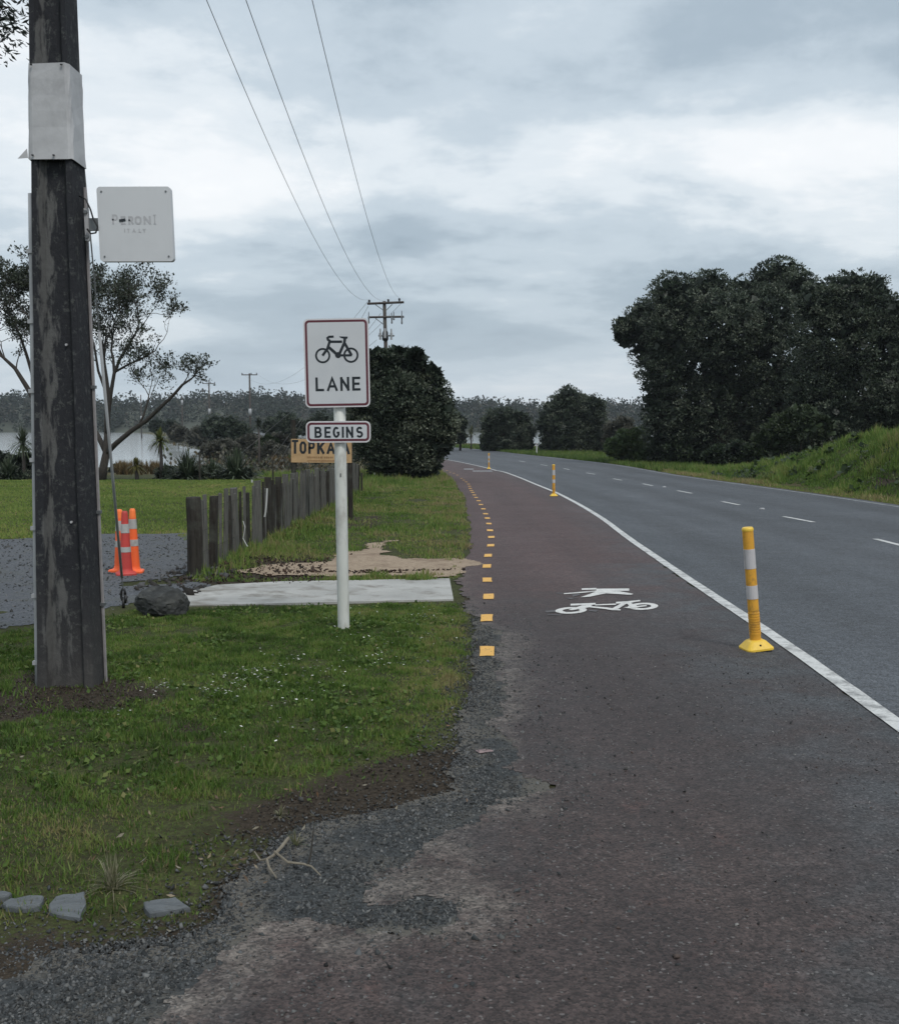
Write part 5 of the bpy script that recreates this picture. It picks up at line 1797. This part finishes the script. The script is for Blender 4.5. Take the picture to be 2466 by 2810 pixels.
# ------------------------------------------------------------------ flax, cabbage trees, shrubs along the bay
def blade_fan(n, L, w, spread, rg, cols, up=.9, origin=(0, 0, 0), bend=.55):
    """long curved strap leaves: 3 quads each -> (3n,4,3)"""
    a = rg.uniform(0, 2 * math.pi, n)
    e_ = np.abs(rg.normal(0, spread, n))
    d = np.stack([np.cos(a) * np.sin(e_), np.sin(a) * np.sin(e_), np.cos(e_) * up], 1)
    s = np.stack([-np.sin(a), np.cos(a), np.zeros(n)], 1)
    Ls = L * rg.uniform(.6, 1.1, n)
    o_ = np.array(origin) + rg.normal(size=(n, 3)) * np.array([.1, .1, 0]) * L * .4
    prev = None
    out, cc = [], []
    c0 = np.array(cols)[rg.integers(0, len(cols), n)] * rg.uniform(.75, 1.3, (n, 1))
    for k, t in enumerate((0, .4, .75, 1.0)):
        droop = np.array([0, 0, -1.0]) * (bend * (t ** 2.2) * Ls * np.sin(e_ + .15))[:, None]
        p = o_ + d * (Ls * t)[:, None] + droop
        wk = w * (1.0, 1.0, .7, .08)[k]
        cur = (p - s * wk / 2, p + s * wk / 2)
        if prev is not None:
            out.append(np.stack([prev[0], prev[1], cur[1], cur[0]], 1))
            cc.append(c0)
        prev = cur
    return np.concatenate(out), np.concatenate(cc)


FLAXC = [(.024, .038, .020), (.042, .06, .033), (.075, .095, .06)]
for tx, y, L, n, lab in ((372, 45.5, 1.7, 150, 'spiky dark flax clump right of the yellow-green cabbage tree'), (470, 45.0, 1.75, 170, 'broad dark flax clump behind the lawn, left of the fence'), (15, 46, 1.3, 120, 'dark flax clump at left picture edge behind the lawn'), (425, 46.5, 1.2, 90, 'low flax clump between the two larger flax clumps'), (330, 46.5, .9, 70, 'short dark flax under the yellow-green cabbage tree')):
    p = Q(tx, 900, y)
    e = empty('flax_bush', (p[0], y, float(H(p[0], y))))
    tag(e, lab, 'flax', 'flax clumps behind the lawn')
    V, c = blade_fan(int(n * 1.5), L, .065, .6, rng, FLAXC)
    np_mesh('leaves', V, 4, c, M['leaf'], e)
    V, c = crown([(0, .3, .22, .9 * L * .6, .4, .25)], 1200, .08, DARK, inner=.3, core=120)
    np_mesh('undergrowth', V, 4, c, M['leaf'], e)
for tx, ty, y, L, lab, cols in ((320, 882, 46.5, .75, 'yellow-green cabbage tree with shaggy head in front of the water', [(.10, .12, .03), (.14, .15, .045), (.07, .09, .025)]), (45, 885, 47, .95, 'dark green cabbage tree beside the concrete pole at left', [(.04, .055, .03), (.06, .08, .04)]), (272, 930, 46, .5, 'small yellowish cabbage tree among dry reeds', [(.13, .12, .03), (.10, .09, .03)]), (516, 848, 84, .8, 'dark headed cabbage tree with yellow trunk leaves near the causeway road', [(.025, .035, .02), (.04, .05, .03)]), (940, 866, 126, 1.3, 'pale flax-like tuft at the far side of the bend', [(.09, .10, .05), (.12, .13, .08)])):
    p = Q(tx, ty, y)
    g = float(H(p[0], y))
    e = empty('cabbage_tree', (p[0], y, g))
    tag(e, lab, 'cabbage tree')
    hz_ = max(p[2] - g, .3)
    obj('trunk', tube([(0, 0, -.3), (.03, 0, hz_ * .5), (0, 0, hz_)], [.10, .075, .07], 8), M['wood_brown'], e, smooth=True)
    V, c = blade_fan(150, L, .055, 1.0, rng, cols, up=.95, origin=(0, 0, hz_), bend=.6)
    np_mesh('leaves', V, 4, c, M['leaf'], e)

BAY = [(455, 120, 855, 24, DARK, 'dark rounded bush left of the lone far pole'), (430, 140, 850, 20, DARK, 'dark bush below the far pole at the limb tip'), (478, 118, 868, 22, DARK, 'low dark bush at the foot of the lone far pole'), (570, 130, 848, 26, DARK, 'dark bush above the tan board on the causeway'), (545, 150, 850, 14, DARK, 'small dark bush left of the causeway road bend'), (340, 230, 852, 9, DARK, 'distant dark bush at the water edge, left of the far poles'), (312, 240, 851, 8, DARK, 'leftmost distant dark bush on the point'), (640, 110, 850, 26, DARK, 'dark bush hidden mostly behind the bicycle sign post'), (682, 108, 850, 28, DARK, 'dark bush between sign post and round bush'), (25, 180, 830, 0, DARK, '')]
for tx, y, ty, r, cols, lab in BAY:
    if r == 0:
        continue
    r = r * .95
    ty = ty - 3
    simple_tree('bay_bush', lab, 'bush', tx, y, [(tx, ty, r), (tx - r * .7, ty + r * .4, r * .8), (tx + r * .8, ty + r * .35, r * .8), (tx + 2, ty + r * .9, r)], 4200, .0012 * y, cols, .1, 'bushes on the causeway', depth=1.0, limbs=2)
for tx, y, ty, r, cols, lab in ((425, 112, 898, 14, GREYS, 'grey brown scrub bush at the bay shore'), (445, 100, 895, 20, GREYS, 'wide grey scrub bush above the flax'), (400, 150, 868, 16, GREYS, 'pale scrub bush at the causeway edge, far'), (540, 90, 905, 22, GREYS, 'grey scrub bush left of the tan board'), (500, 110, 885, 18, GREYS, 'grey scrub bush below the cabbage tree by the road'), (355, 170, 862, 10, GREYS, 'tiny scrub bush on the point by the water'), (556, 96, 880, 12, GREYS, 'grey scrub mound beside the far road above the tan board'), (535, 92, 884, 11, SHRUB, 'small green bush left of the grey scrub mound'), (575, 88, 930, 20, [(.12, .08, .04), (.16, .11, .055), (.09, .065, .035)], 'orange brown dry reed clump behind the fence'), (250, 60, 945, 16, [(.13, .09, .045), (.17, .12, .06)], 'orange dry reed clump beside the spreading tree trunk'), (300, 58, 948, 16, [(.13, .09, .045), (.16, .12, .06)], 'tan reed clump below the yellow-green cabbage tree'), (5, 48, 925, 26, DARK, 'dark hedge-like bush at left picture edge'), (50, 49, 925, 24, DARK, 'dark bush beside the pole under the dark cabbage tree'), (235, 75, 940, 7, DARK, 'small dark mound at the water edge')):
    if 'reed' in lab:
        p = Q(tx, 900, y)
        e = empty('reed_clump', (p[0], y, float(H(p[0], y))))
        tag(e, lab, 'reeds', 'dry reeds by the bay')
        g = []
        for q in range(9):
            g.append(blade_fan(90, 1.0 * y / 60, .03 * y / 60, .3, rng, [(c[0] * .9, c[1] * .9, c[2] * .9) for c in cols] + [(.20, .16, .09)], origin=(rng.uniform(-1, 1) * r / 2203 * y * 1.5, rng.uniform(-1, 1), 0), bend=.5))
        np_mesh('stalks', np.concatenate([v[0] for v in g]), 4, np.concatenate([v[1] for v in g]), M['far_leaf'], e)
        continue
    simple_tree('scrub_bush', lab, 'bush', tx, y, [(tx, ty, r), (tx - r * .9, ty + r * .3, r * .75), (tx + r * .9, ty + r * .25, r * .8), (tx + r * .2, ty + r * .7, r)], 4200, .0013 * y + .02, cols, .05, 'scrub by the bay', depth=1.0, limbs=2)

# scrub cover of the causeway bank and of the shore: one mass
n = 46000
sx_ = rng.uniform(-95, -8, n * 3)
sy_ = rng.uniform(70, 300, n * 3)
dd_ = poly_sd(sx_, sy_, LAND)
ok = (dd_ > .6) & (sx_ < xL(sy_) - 3.5) & (dd_ < 40) & (fbm(sx_ * .12, sy_ * .12, 81) > .36) & ((sy_ > 112) | (sx_ > -19)) & (dd_ > 1.5)
sx_, sy_ = sx_[ok][:n], sy_[ok][:n]
zz_ = H(sx_, sy_) + rng.random(len(sx_)) ** 1.5 * (.2 + 1.5 * fbm(sx_ * .3, sy_ * .3, 82) ** 2 * 2 * sstep(1, 11, poly_sd(sx_, sy_, LAND)))
C = np.stack([sx_, sy_, zz_], 1)
V = leaves(C, np.tile((0, 0, 1.0), (len(C), 1)), .26, None, wide=.7)
cs = np.array(GREYS + [(.05, .06, .03), (.10, .08, .05), (.085, .085, .075)])
o = np_mesh('shore_scrub', V, 4, cs[rng.integers(0, len(cs), len(C))] * rng.uniform(.7, 1.3, (len(C), 1)), M['far_leaf'])
tag(o, 'low grey brown scrub covering the causeway bank by the bay', 'scrub')

# wooded hills: uncountable
n = 2700
txs = rng.uniform(-400, 2200, n)
row = rng.random(n)
ys_ = 523 + 185 * row
HV_, HC_ = [], []
ks = 36
frac = np.interp(ys_, [520, 560, 600, 650, 720], [0, .30, .62, .9, 1.0])
zg = -2.6 + frac * (ridge_z(txs, 700) - 5.5 + 2.6)
xg = (txs - 897) / 2203.0 * ys_
hgt_ = (4 + 5 * rng.random(n) ** 1.6) * (.6 + .9 * fbm(txs * .02, ys_ * .03, 201))
kinds = rng.random(n)
pc_ = np.where(kinds[:, None] < .5, np.array([[.026, .035, .026]]), np.where(kinds[:, None] < .85, np.array([[.045, .052, .038]]), np.array([[.075, .072, .058]])))
u = unit(rng.normal(size=(n, ks, 3)))
rad_ = rng.uniform(.5, 1.0, (n, ks, 1))
C = np.stack([xg, ys_, zg + hgt_ * .5], 1)[:, None, :] + u * rad_ * np.stack([hgt_ * .36, hgt_ * .36, hgt_ * .55], 1)[:, None, :]
V = leaves(C.reshape(-1, 3), u.reshape(-1, 3), 1.35, None, wide=.95, up=-.3)
cc = np.repeat(pc_, ks, 0) * rng.uniform(.75, 1.25, (n * ks, 1))
o = np_mesh('hill_forest', V, 4, cc, M['far_leaf'])
tag(o, 'dark pine and scrub forest covering the hills across the bay', 'forest')

# white marker post beyond the bend
mp = P(1071, 907)
mk = empty('marker_post', (mp[0], mp[1], float(base(mp[1]))))
tag(mk, 'small white roadside marker post between the two far trees', 'marker post')
obj('post', box((0, 0, .55), (.12, .05, 1.1), 0, .9), M['tape'], mk)
obj('reflector', box((0, -.03, .95), (.06, .01, .12)), M['maroon'], mk)
for tx, ty, y, h_, lab in ((399, 960, 43.5, 1.1, 'dark thin fence stake at the back of the lawn, right of reeds'), (545, 960, 42, .9, 'dark stake behind the lawn near the paling fence'), (503, 966, 42.0, .12, 'short pale peg at the lawn edge in front of flax'), (722, 985, 34, .6, 'thin dark stake in the verge grass right of the board')):
    p = Q(tx, ty, y)
    o = obj('fence_stake', box((0, 0, h_ / 2 - .1), (.06, .06, h_ + .2), 0, .9), M['tape'] if 'pale' in lab else M['wood_dark'])
    o.location = (p[0], y, float(H(p[0], y)))
    tag(o, lab, 'stake')

# ------------------------------------------------------------------ grass
def blades(x, y, h, w, cols, lean_s=.45, rg=rng, z=None):
    n = len(x)
    z = H(x, y) if z is None else z
    a = rg.uniform(0, 2 * math.pi, n)
    t = np.abs(rg.normal(0, lean_s, n))
    hh = h * rg.uniform(.5, 1.25, n)
    ww = w * rg.uniform(.7, 1.3, n)
    b = rg.uniform(0, 2 * math.pi, n)
    s = np.stack([np.cos(b), np.sin(b), np.zeros(n)], 1) * (ww / 2)[:, None]
    p = np.stack([x, y, z - .008], 1)
    tip = p + np.stack([np.cos(a) * np.sin(t), np.sin(a) * np.sin(t), np.cos(t)], 1) * (hh + .008)[:, None]
    return np.stack([p - s, p + s, tip], 1), cols


def ramp_cols(t, stops):
    t = np.clip(t, 0, 1)
    ks_ = np.array([s[0] for s in stops])
    cs_ = np.array([s[1] for s in stops])
    return np.stack([np.interp(t, ks_, cs_[:, i]) for i in range(3)], 1)


LAWN = T([(-1400, 1330), (-300, 1290), (0, 1262), (205, 1232), (270, 1214), (330, 1214), (905, 1203), (935, 1205), (948, 1290), (942, 1360), (918, 1440), (898, 1500), (890, 1545), (700, 1600), (560, 1640), (480, 1700), (425, 1770), (405, 1840), (300, 1850), (0, 1872), (-400, 1880), (-2500, 1900)])
GREEN = [(0, (.032, .058, .013)), (.3, (.058, .106, .020)), (.5, (.090, .152, .028)), (.68, (.132, .186, .042)), (.84, (.180, .185, .062)), (1, (.22, .185, .09))]


def lawn_density(x, y, poly, amp=.12):
    d = poly_sd(x, y, poly) + (fbm(x * 4, y * 4, 91) - .5) * 2 * amp
    dens = sstep(-.02, .25, d)
    s = soil_mask(x, y) + (fbm(x * 3.2, y * 3.2, 92, 5) - .5) * 1.5
    dens = dens * (1 - sstep(.25, .6, s) * .93)
    bare = fbm(x * 1.9, y * 1.9, 93, 5)
    front = sstep(6.5, 4.2, y)
    dens *= 1 - sstep(.56 - .08 * front, .68 - .06 * front, bare) * (.5 + .1 * front)
    dens *= .35 + .65 * sstep(.36, .50, fbm(x * 9, y * 9, 99, 3))
    return dens


n = 1200000
x = rng.uniform(-6.6, .45, n)
y = np.sqrt(rng.uniform(3.2 ** 2, 11.0 ** 2, n))
x = x[np.abs(x) < .50 * y + .1] if False else x
m_ = (x > -.46 * y - .15) | ((x > -.46 * y - 2.2) & (rng.random(n) < .45))
x, y = x[m_], y[m_]
pr = lawn_density(x, y, LAWN)
m_ = rng.random(len(x)) < pr
x, y = x[m_], y[m_]
tn_ = fbm(x * 1.3, y * 1.3, 94, 4) * .8 - .10 + (fbm(x * 7, y * 7, 98, 3) - .5) * .8 + rng.normal(size=len(x)) * .15 + .12 * sstep(5.5, 9.5, y) + .26 * sstep(5.4, 3.6, y) + .3 * sstep(-.5, .0, x) * (y > 5)
cc = ramp_cols(tn_, GREEN) * (1.1 + .15 * sstep(5, 7, y))[:, None]
dead = rng.random(len(x)) < (.05 + .10 * sstep(5.4, 4.0, y))
cc[dead] = np.array([.20, .17, .09]) * rng.uniform(.6, 1.3, (dead.sum(), 1))
hh = .011 + .042 * sstep(.35, .8, fbm(x * 6.5, y * 6.5, 95)) * (.4 + 1.1 * fbm(x * 1.1, y * 1.1, 97))
V, _ = blades(x, y, hh, .0058 + .00035 * y, cc, .95)
print('lawn blades', len(V))
o = np_mesh('lawn_grass', V, 3, cc, M['grass'])
tag(o, 'short patchy green grass of the foreground verge', 'grass')

# broad-leaved weeds (clover, plantain) hugging the ground
n = 30000
x = rng.uniform(-5, .4, n); y = np.sqrt(rng.uniform(3.3 ** 2, 10.8 ** 2, n))
m_ = (rng.random(n) < lawn_density(x, y, LAWN) * sstep(.45, .6, fbm(x * 2.1, y * 2.1, 96))) & (x > -.46 * y - .15)
x, y = x[m_], y[m_]
C = np.stack([x, y, H(x, y) + .012], 1)
D = unit(np.concatenate([rng.normal(size=(len(x), 2)), np.full((len(x), 1), .15)], 1))
o = np_mesh('lawn_weeds', leaves(C, D, .032, None, wide=.7, up=.05), 4, ramp_cols(rng.normal(.45, .2, len(x)), GREEN), M['grass'])
tag(o, 'flat clover and plantain leaves among the verge grass', 'weeds')

# verge along the fence and lane
VERGE = np.vstack([T([(390, 1172), (520, 1172), (900, 1158)]), [(xLane(yy) - .02, yy) for yy in np.arange(12.6, 60, 1.0)], [(-3.5, 62), (-12, 62)], [(-3.6, 36), (fa1[0] - .1, fa1[1]), (fa0[0] - .1, fa0[1])]])
n = 240000
y = 12.2 + 46 * rng.random(n) ** 1.7
x = rng.uniform(-9.5, 1.4, n)
d = poly_sd(x, y, VERGE) + (fbm(x * 3, y * 3, 101) - .5) * .3
inS = poly_sd(x, y, SANDP) + (fbm(x * 4, y * 4, 102) - .5) * .9
m_ = (d > 0) & (inS < 0) & (rng.random(n) < (1 - .8 * soil_mask(x, y)) * sstep(.22, .42, fbm(x * 1.2, y * 1.2, 103)))
x, y = x[m_], y[m_]
tn_ = fbm(x * .9, y * .9, 104) * .8 + .24 + (fbm(x * 4, y * 4, 106) - .5) * .6 + rng.normal(size=len(x)) * .14 + .18 * sstep(-1.2, .4, x)
cc = ramp_cols(tn_, GREEN) * 1.25
tall = 1 + 2.2 * sstep(34, 48, y) + 1.3 * np.exp(-((x - fa0[0] - .25) / .3) ** 2)
V, _ = blades(x, y, (.02 + .075 * sstep(.4, .75, fbm(x * 3.2, y * 3.2, 105))) * tall, .010 + .0007 * y, cc, .5)
o = np_mesh('verge_grass', V, 3, cc, M['grass'])
tag(o, 'rougher grass of the verge between paling fence and cycle lane', 'grass')

# mown lawn on the left, behind the gravel drive
n = 220000
y = 16.5 + 30 * rng.random(n) ** 1.4
x = rng.uniform(-22, -2.9, n)
dD = poly_sd(x, y, DRIVE) + (fbm(x * 1.5, y * 1.5, 111) - .5) * .8
m_ = (dD < 0) & (x > -.45 * y - .3) & (x < fa0[0] - .15)
x, y = x[m_], y[m_]
tn_ = fbm(x * .5, y * .5, 112) * .5 + .30 + (fbm(x * 3, y * 3, 113) - .5) * .3 + rng.normal(size=len(x)) * .12
cc = ramp_cols(tn_, GREEN) * np.array([1.75, 1.52, 1.7])
V, _ = blades(x, y, .045 + 0 * x, .009 + .0008 * y, cc, .5)
o = np_mesh('mown_grass', V, 3, cc, M['grass'])
tag(o, 'smooth bright mown lawn beyond the gravel drive', 'grass')

# bank on the right
n = 170000
y = rng.uniform(22, 60, n)
x = xR(y) + .45 + rng.random(n) * 7.5
m_ = (x < .44 * y + .6) & (rng.random(n) < np.where(x < xR(y) + 1.6, .55, 1.0))
x, y = x[m_], y[m_]
cl = fbm(x * 1.4, y * 1.0, 121, 4)
m_ = rng.random(len(x)) < sstep(.25, .48, cl)
x, y, cl = x[m_], y[m_], cl[m_]
tn_ = cl * 1.1 - .1 + rng.normal(size=len(x)) * .14 + .35 * sstep(1.7, .6, x - xR(y))
cc = ramp_cols(tn_, GREEN) * 1.3
V, _ = blades(x, y, (.10 + .30 * sstep(.45, .7, cl)) * np.where(x < xR(y) + 1.5, .45, 1.0), .014 + .0007 * y, cc, .55)
o = np_mesh('bank_grass', V, 3, cc, M['grass'])
tag(o, 'tufted green grass on the bank right of the road', 'grass')
# leafy weeds on the bank
lw = []
for _ in range(70):
    yy = random.uniform(25, 50)
    xx = float(xR(yy)) + random.uniform(1.4, 4.6)
    r_ = random.uniform(.12, .38)
    lw.append((xx, yy, float(H(xx, yy)) + r_ * .3, r_ * 1.3, r_ * 1.3, r_ * .8))
V, c = crown(lw, 9000, .055, [(.03, .05, .02), (.05, .085, .028), (.09, .125, .045), (.15, .15, .07)], inner=.2, core=10)
o = np_mesh('bank_weeds', V, 4, c, M['leaf'])
tag(o, 'leafy weed clumps scattered over the grassy bank', 'weeds')
# verge grass on the far side of the bend
n = 26000
y = rng.uniform(58, 150, n)
x = xR(y) + .4 + rng.random(n) ** 1.5 * 9
tn_ = fbm(x * .3, y * .3, 131) * .7 + .15 + rng.normal(size=n) * .15
cc = ramp_cols(tn_, GREEN)
V, _ = blades(x, y, .3 + 0 * x, .07 + 0 * x, cc, .5)
o = np_mesh('far_verge_grass', V, 3, cc, M['grass'])
tag(o, 'grass strip along the far outer side of the bend', 'grass')

# pale dry tuft on the front edge of the lawn
for k, (tx, ty, L, nb, lab) in enumerate(((225, 1775, .19, 120, 'pale dry grass tuft beside the flat stones'), (590, 1690, .10, 50, 'small grass tuft at the soil edge above the fallen branch'), (560, 1630, .07, 40, 'low green tuft at edge of the bare soil'))):
    p = P(tx, ty)
    e = empty('grass_tuft', (p[0], p[1], float(H(*p))))
    tag(e, lab, 'grass tuft', 'grass tufts')
    V, c = blade_fan(nb, L, .0032, .95, rng, [(.22, .20, .13), (.15, .155, .08), (.27, .25, .17), (.10, .12, .05)], bend=.5)
    V = V + rng.normal(size=(1, 1, 3)) * 0
    np_mesh('blades', V, 4, c, M['grass'], e)

# daisies
dz = []
for cx_, cy_, sp, nn_ in ((500, 1365, 60, 34), (430, 1395, 60, 18), (640, 1355, 80, 26), (760, 1330, 70, 16), (560, 1330, 70, 14), (840, 1240, 50, 16), (700, 1235, 90, 14), (330, 1380, 40, 14), (300, 1395, 30, 8), (750, 1290, 80, 14), (860, 1290, 40, 8), (240, 1440, 40, 5), (600, 1400, 90, 10), (520, 1460, 140, 8)):
    for _ in range(int(nn_ * 1.6)):
        dz.append(P(cx_ + random.gauss(0, sp * .5), cy_ + random.gauss(0, sp * .16)))
dz = np.array(dz)
dz = dz[poly_sd(dz[:, 0], dz[:, 1], LAWN) > .1]
k6 = 7
ang = np.arange(k6) * 2 * math.pi / k6
nd = len(dz)
hd = rng.uniform(.045, .065, nd)
ctr = np.stack([dz[:, 0], dz[:, 1], H(dz[:, 0], dz[:, 1]) + hd], 1)
tl = rng.normal(size=(nd, 2)) * .25 + np.array([0, -.35])
rd = rng.uniform(.005, .0095, nd)
off = np.stack([np.cos(ang), np.sin(ang)], 1)[None] * rd[:, None, None]
zoff = (off * tl[:, None, :]).sum(-1)
rim = ctr[:, None, :] + np.concatenate([off, zoff[..., None]], -1)
Vd = np.concatenate([ctr[:, None, :] + np.array([0, 0, .002]), rim], 1)
Fd = [(0, 1 + i, 1 + (i + 1) % k6) for i in range(k6)]
o = shared_np_mesh('daisies', Vd, Fd, np.tile((.78, .77, .72), (nd, 1)), M['flower'])
tag(o, 'scattered tiny white daisies in the verge grass', 'daisies')

# dead leaves and bark chips
lp = []
for cx_, cy_, sx2, sy2, nn_ in ((430, 1725, 50, 12, 10), (700, 1600, 120, 18, 12), (520, 1590, 100, 20, 8), (300, 1700, 200, 60, 16), (330, 1600, 200, 60, 14), (880, 1500, 40, 20, 6), (600, 1790, 160, 40, 8), (900, 1445, 20, 8, 6)):
    for _ in range(nn_):
        lp.append(P(cx_ + random.gauss(0, sx2), cy_ + random.gauss(0, sy2)))
lp = np.array(lp)
C = np.stack([lp[:, 0], lp[:, 1], H(lp[:, 0], lp[:, 1]) + .020], 1)
D = unit(np.concatenate([rng.normal(size=(len(lp), 2)), np.zeros((len(lp), 1))], 1))
lc = np.array([(.24, .19, .12), (.18, .105, .06), (.28, .25, .19), (.12, .08, .05)])[rng.integers(0, 4, len(lp))]
o = np_mesh('fallen_leaves', leaves(C, D, .032, None, wide=.3, up=.0), 4, lc, M['leaf'])
tag(o, 'scattered dry fallen leaves on the grass and bare soil', 'leaves')

# ------------------------------------------------------------------ loose stones
OCT = np.array([(1, 0, 0), (-1, 0, 0), (0, 1, 0), (0, -1, 0), (0, 0, 1), (0, 0, -1)], float)
OF = np.array([(0, 2, 4), (2, 1, 4), (1, 3, 4), (3, 0, 4), (2, 0, 5), (1, 2, 5), (3, 1, 5), (0, 3, 5)])


def stones(name, x, y, size, cols, label, cat='gravel', sink=.25, zoff=0.0):
    n = len(x)
    V = OCT[None] * rng.uniform(.55, 1.25, (n, 6, 1)) + rng.normal(size=(n, 6, 3)) * .22
    a = rng.uniform(0, 2 * math.pi, n)
    ca, sa = np.cos(a)[:, None], np.sin(a)[:, None]
    X = V[..., 0] * ca - V[..., 1] * sa
    Y = V[..., 0] * sa + V[..., 1] * ca
    s = (size * rng.lognormal(0, .32, n))[:, None]
    tx_, ty_ = rng.normal(size=(2, n, 1)) * .5
    Z = V[..., 2] * .72 + X * tx_ + Y * ty_
    P3 = np.stack([X * s + x[:, None], Y * s + y[:, None], Z * s + (H(x, y) + zoff)[:, None] + s * (.5 - sink)], -1)
    c = np.array(cols)[rng.integers(0, len(cols), n)] * rng.uniform(.5, 1.1, (n, 1))
    o = shared_np_mesh(name, P3, OF, c, M['stone'])
    tag(o, label, cat)
    return o


BLUE = [(.056, .061, .062), (.078, .083, .085), (.112, .116, .117), (.040, .043, .044), (.15, .15, .145), (.075, .074, .07)]
n = 540000
x = rng.uniform(-3.0, 1.0, n)
y = 2.3 + 8.3 * rng.random(n) ** 1.35
dg = poly_sd(x, y, GRAV) + (fbm(x * 5, y * 5, 141) - .5) * .12
dlane = poly_sd(x, y, lane_poly) + (fbm(x * 6, y * 6, 142) - .5) * .10
dens = np.where((dg > 0) & (dlane < 0), sstep(.36, .50, fbm(x * 2.3 + 3, y * 2.3, 143, 5)) * .6 + .4, np.exp(-np.maximum(dlane, 0) / .13) * (dlane > 0) * .22 + np.exp(-np.maximum(-dg, 0) / .10) * (dg < 0) * .25)
m_ = (rng.random(n) < dens) & (x > -.46 * y - .9)
x, y = x[m_], y[m_]
print('stones', len(x))
stones('loose_gravel', x, y, .0056 + 0 * x, BLUE, 'loose blue grey crushed stone beside the seal')
n = 2600
x = rng.uniform(-1.4, 2.6, n)
y = np.sqrt(rng.uniform(2.5 ** 2, 8.0 ** 2, n))
m_ = poly_sd(x, y, lane_poly) > .03
x, y = x[m_], y[m_]
stones('scattered_chips', x, y, .0045 + 0 * x, [(.03, .03, .03), (.15, .14, .13), (.10, .075, .065), (.05, .05, .05), (.22, .21, .20)], 'scattered loose stone chips on the cycle lane', zoff=.005)
n = 9000
y = rng.uniform(8.8, 18, n)
x = rng.uniform(-8.5, -2.0, n)
m_ = (poly_sd(x, y, DRIVE) > 0) & (x > -.46 * y)
stones('drive_stones', x[m_], y[m_], .012 + 0 * x[m_], BLUE + [(.17, .17, .17)], 'loose grey stones scattered over the gravel drive')
# clods and bark on the sand patch
n = 9000
x = rng.uniform(-3.1, .6, n)
y = rng.uniform(11.6, 16, n)
band_ = fbm(x * .55, y * 2.6, 151, 4)
m_ = (((poly_sd(x, y, SANDP) > -.1) & (band_ > .61)) | ((poly_sd(x, y, SOIL[4]) > -.1) & (rng.random(n) < .3))) & (rng.random(n) < .9)
stones('soil_clods', x[m_], y[m_], .014 + 0 * x[m_], [(.030, .018, .012), (.05, .028, .018), (.02, .014, .010), (.075, .045, .03)], 'dark brown soil clods and bark on the sandy patch', 'soil', zoff=.01)
n = 160
y = rng.uniform(11.0, 13.5, n); x = P(270, 1150)[0] + rng.normal(size=n) * .0 + rng.uniform(.3, 1.1, n)
stones('edge_rubble', x, y, .03 + 0 * x, [(.05, .045, .04), (.10, .10, .10)], 'small rubble at the foot of the strainer post', 'rubble')

# crumbs and grit on the bare soil
n = 26000
x = rng.uniform(-4, .4, n)
y = np.sqrt(rng.uniform(3.2 ** 2, 8.0 ** 2, n))
m_ = (soil_mask(x, y) + (fbm(x * 3, y * 3, 161) - .5) > .6) & (poly_sd(x, y, GRAV) < .02) & (x > -.46 * y - .1)
stones('soil_crumbs', x[m_], y[m_], .0052 + 0 * x[m_], [(.035, .026, .019), (.055, .043, .032), (.08, .066, .05), (.10, .095, .085), (.022, .017, .013)], 'dark soil crumbs and grit on the bare patches of the verge', 'soil')

# ------------------------------------------------------------------ air: faint even haze round everything
hm = bpy.data.materials.new('faint_haze')
hm.use_nodes = True
HN = NT(hm.node_tree)
pv = HN.n('ShaderNodeVolumePrincipled', {'Color': (.80, .86, .92, 1), 'Density': HAZE_D, 'Anisotropy': 0.2})
HN.n('ShaderNodeOutputMaterial', {'Volume': pv.outputs[0]})
hz = obj('haze', box((0, 560, 42), (2900, 1500, 96)), hm)
hz['kind'] = 'stuff'
hz['label'] = 'faint pale haze over the whole bay'
hz['category'] = 'haze'

tri = 0
for me in bpy.data.meshes:
    tri += sum(max(p.loop_total - 2, 0) for p in me.polygons) if len(me.polygons) < 3000 else len(me.polygons) * (len(me.polygons[0].vertices) - 2)
print('TRIANGLES', tri)
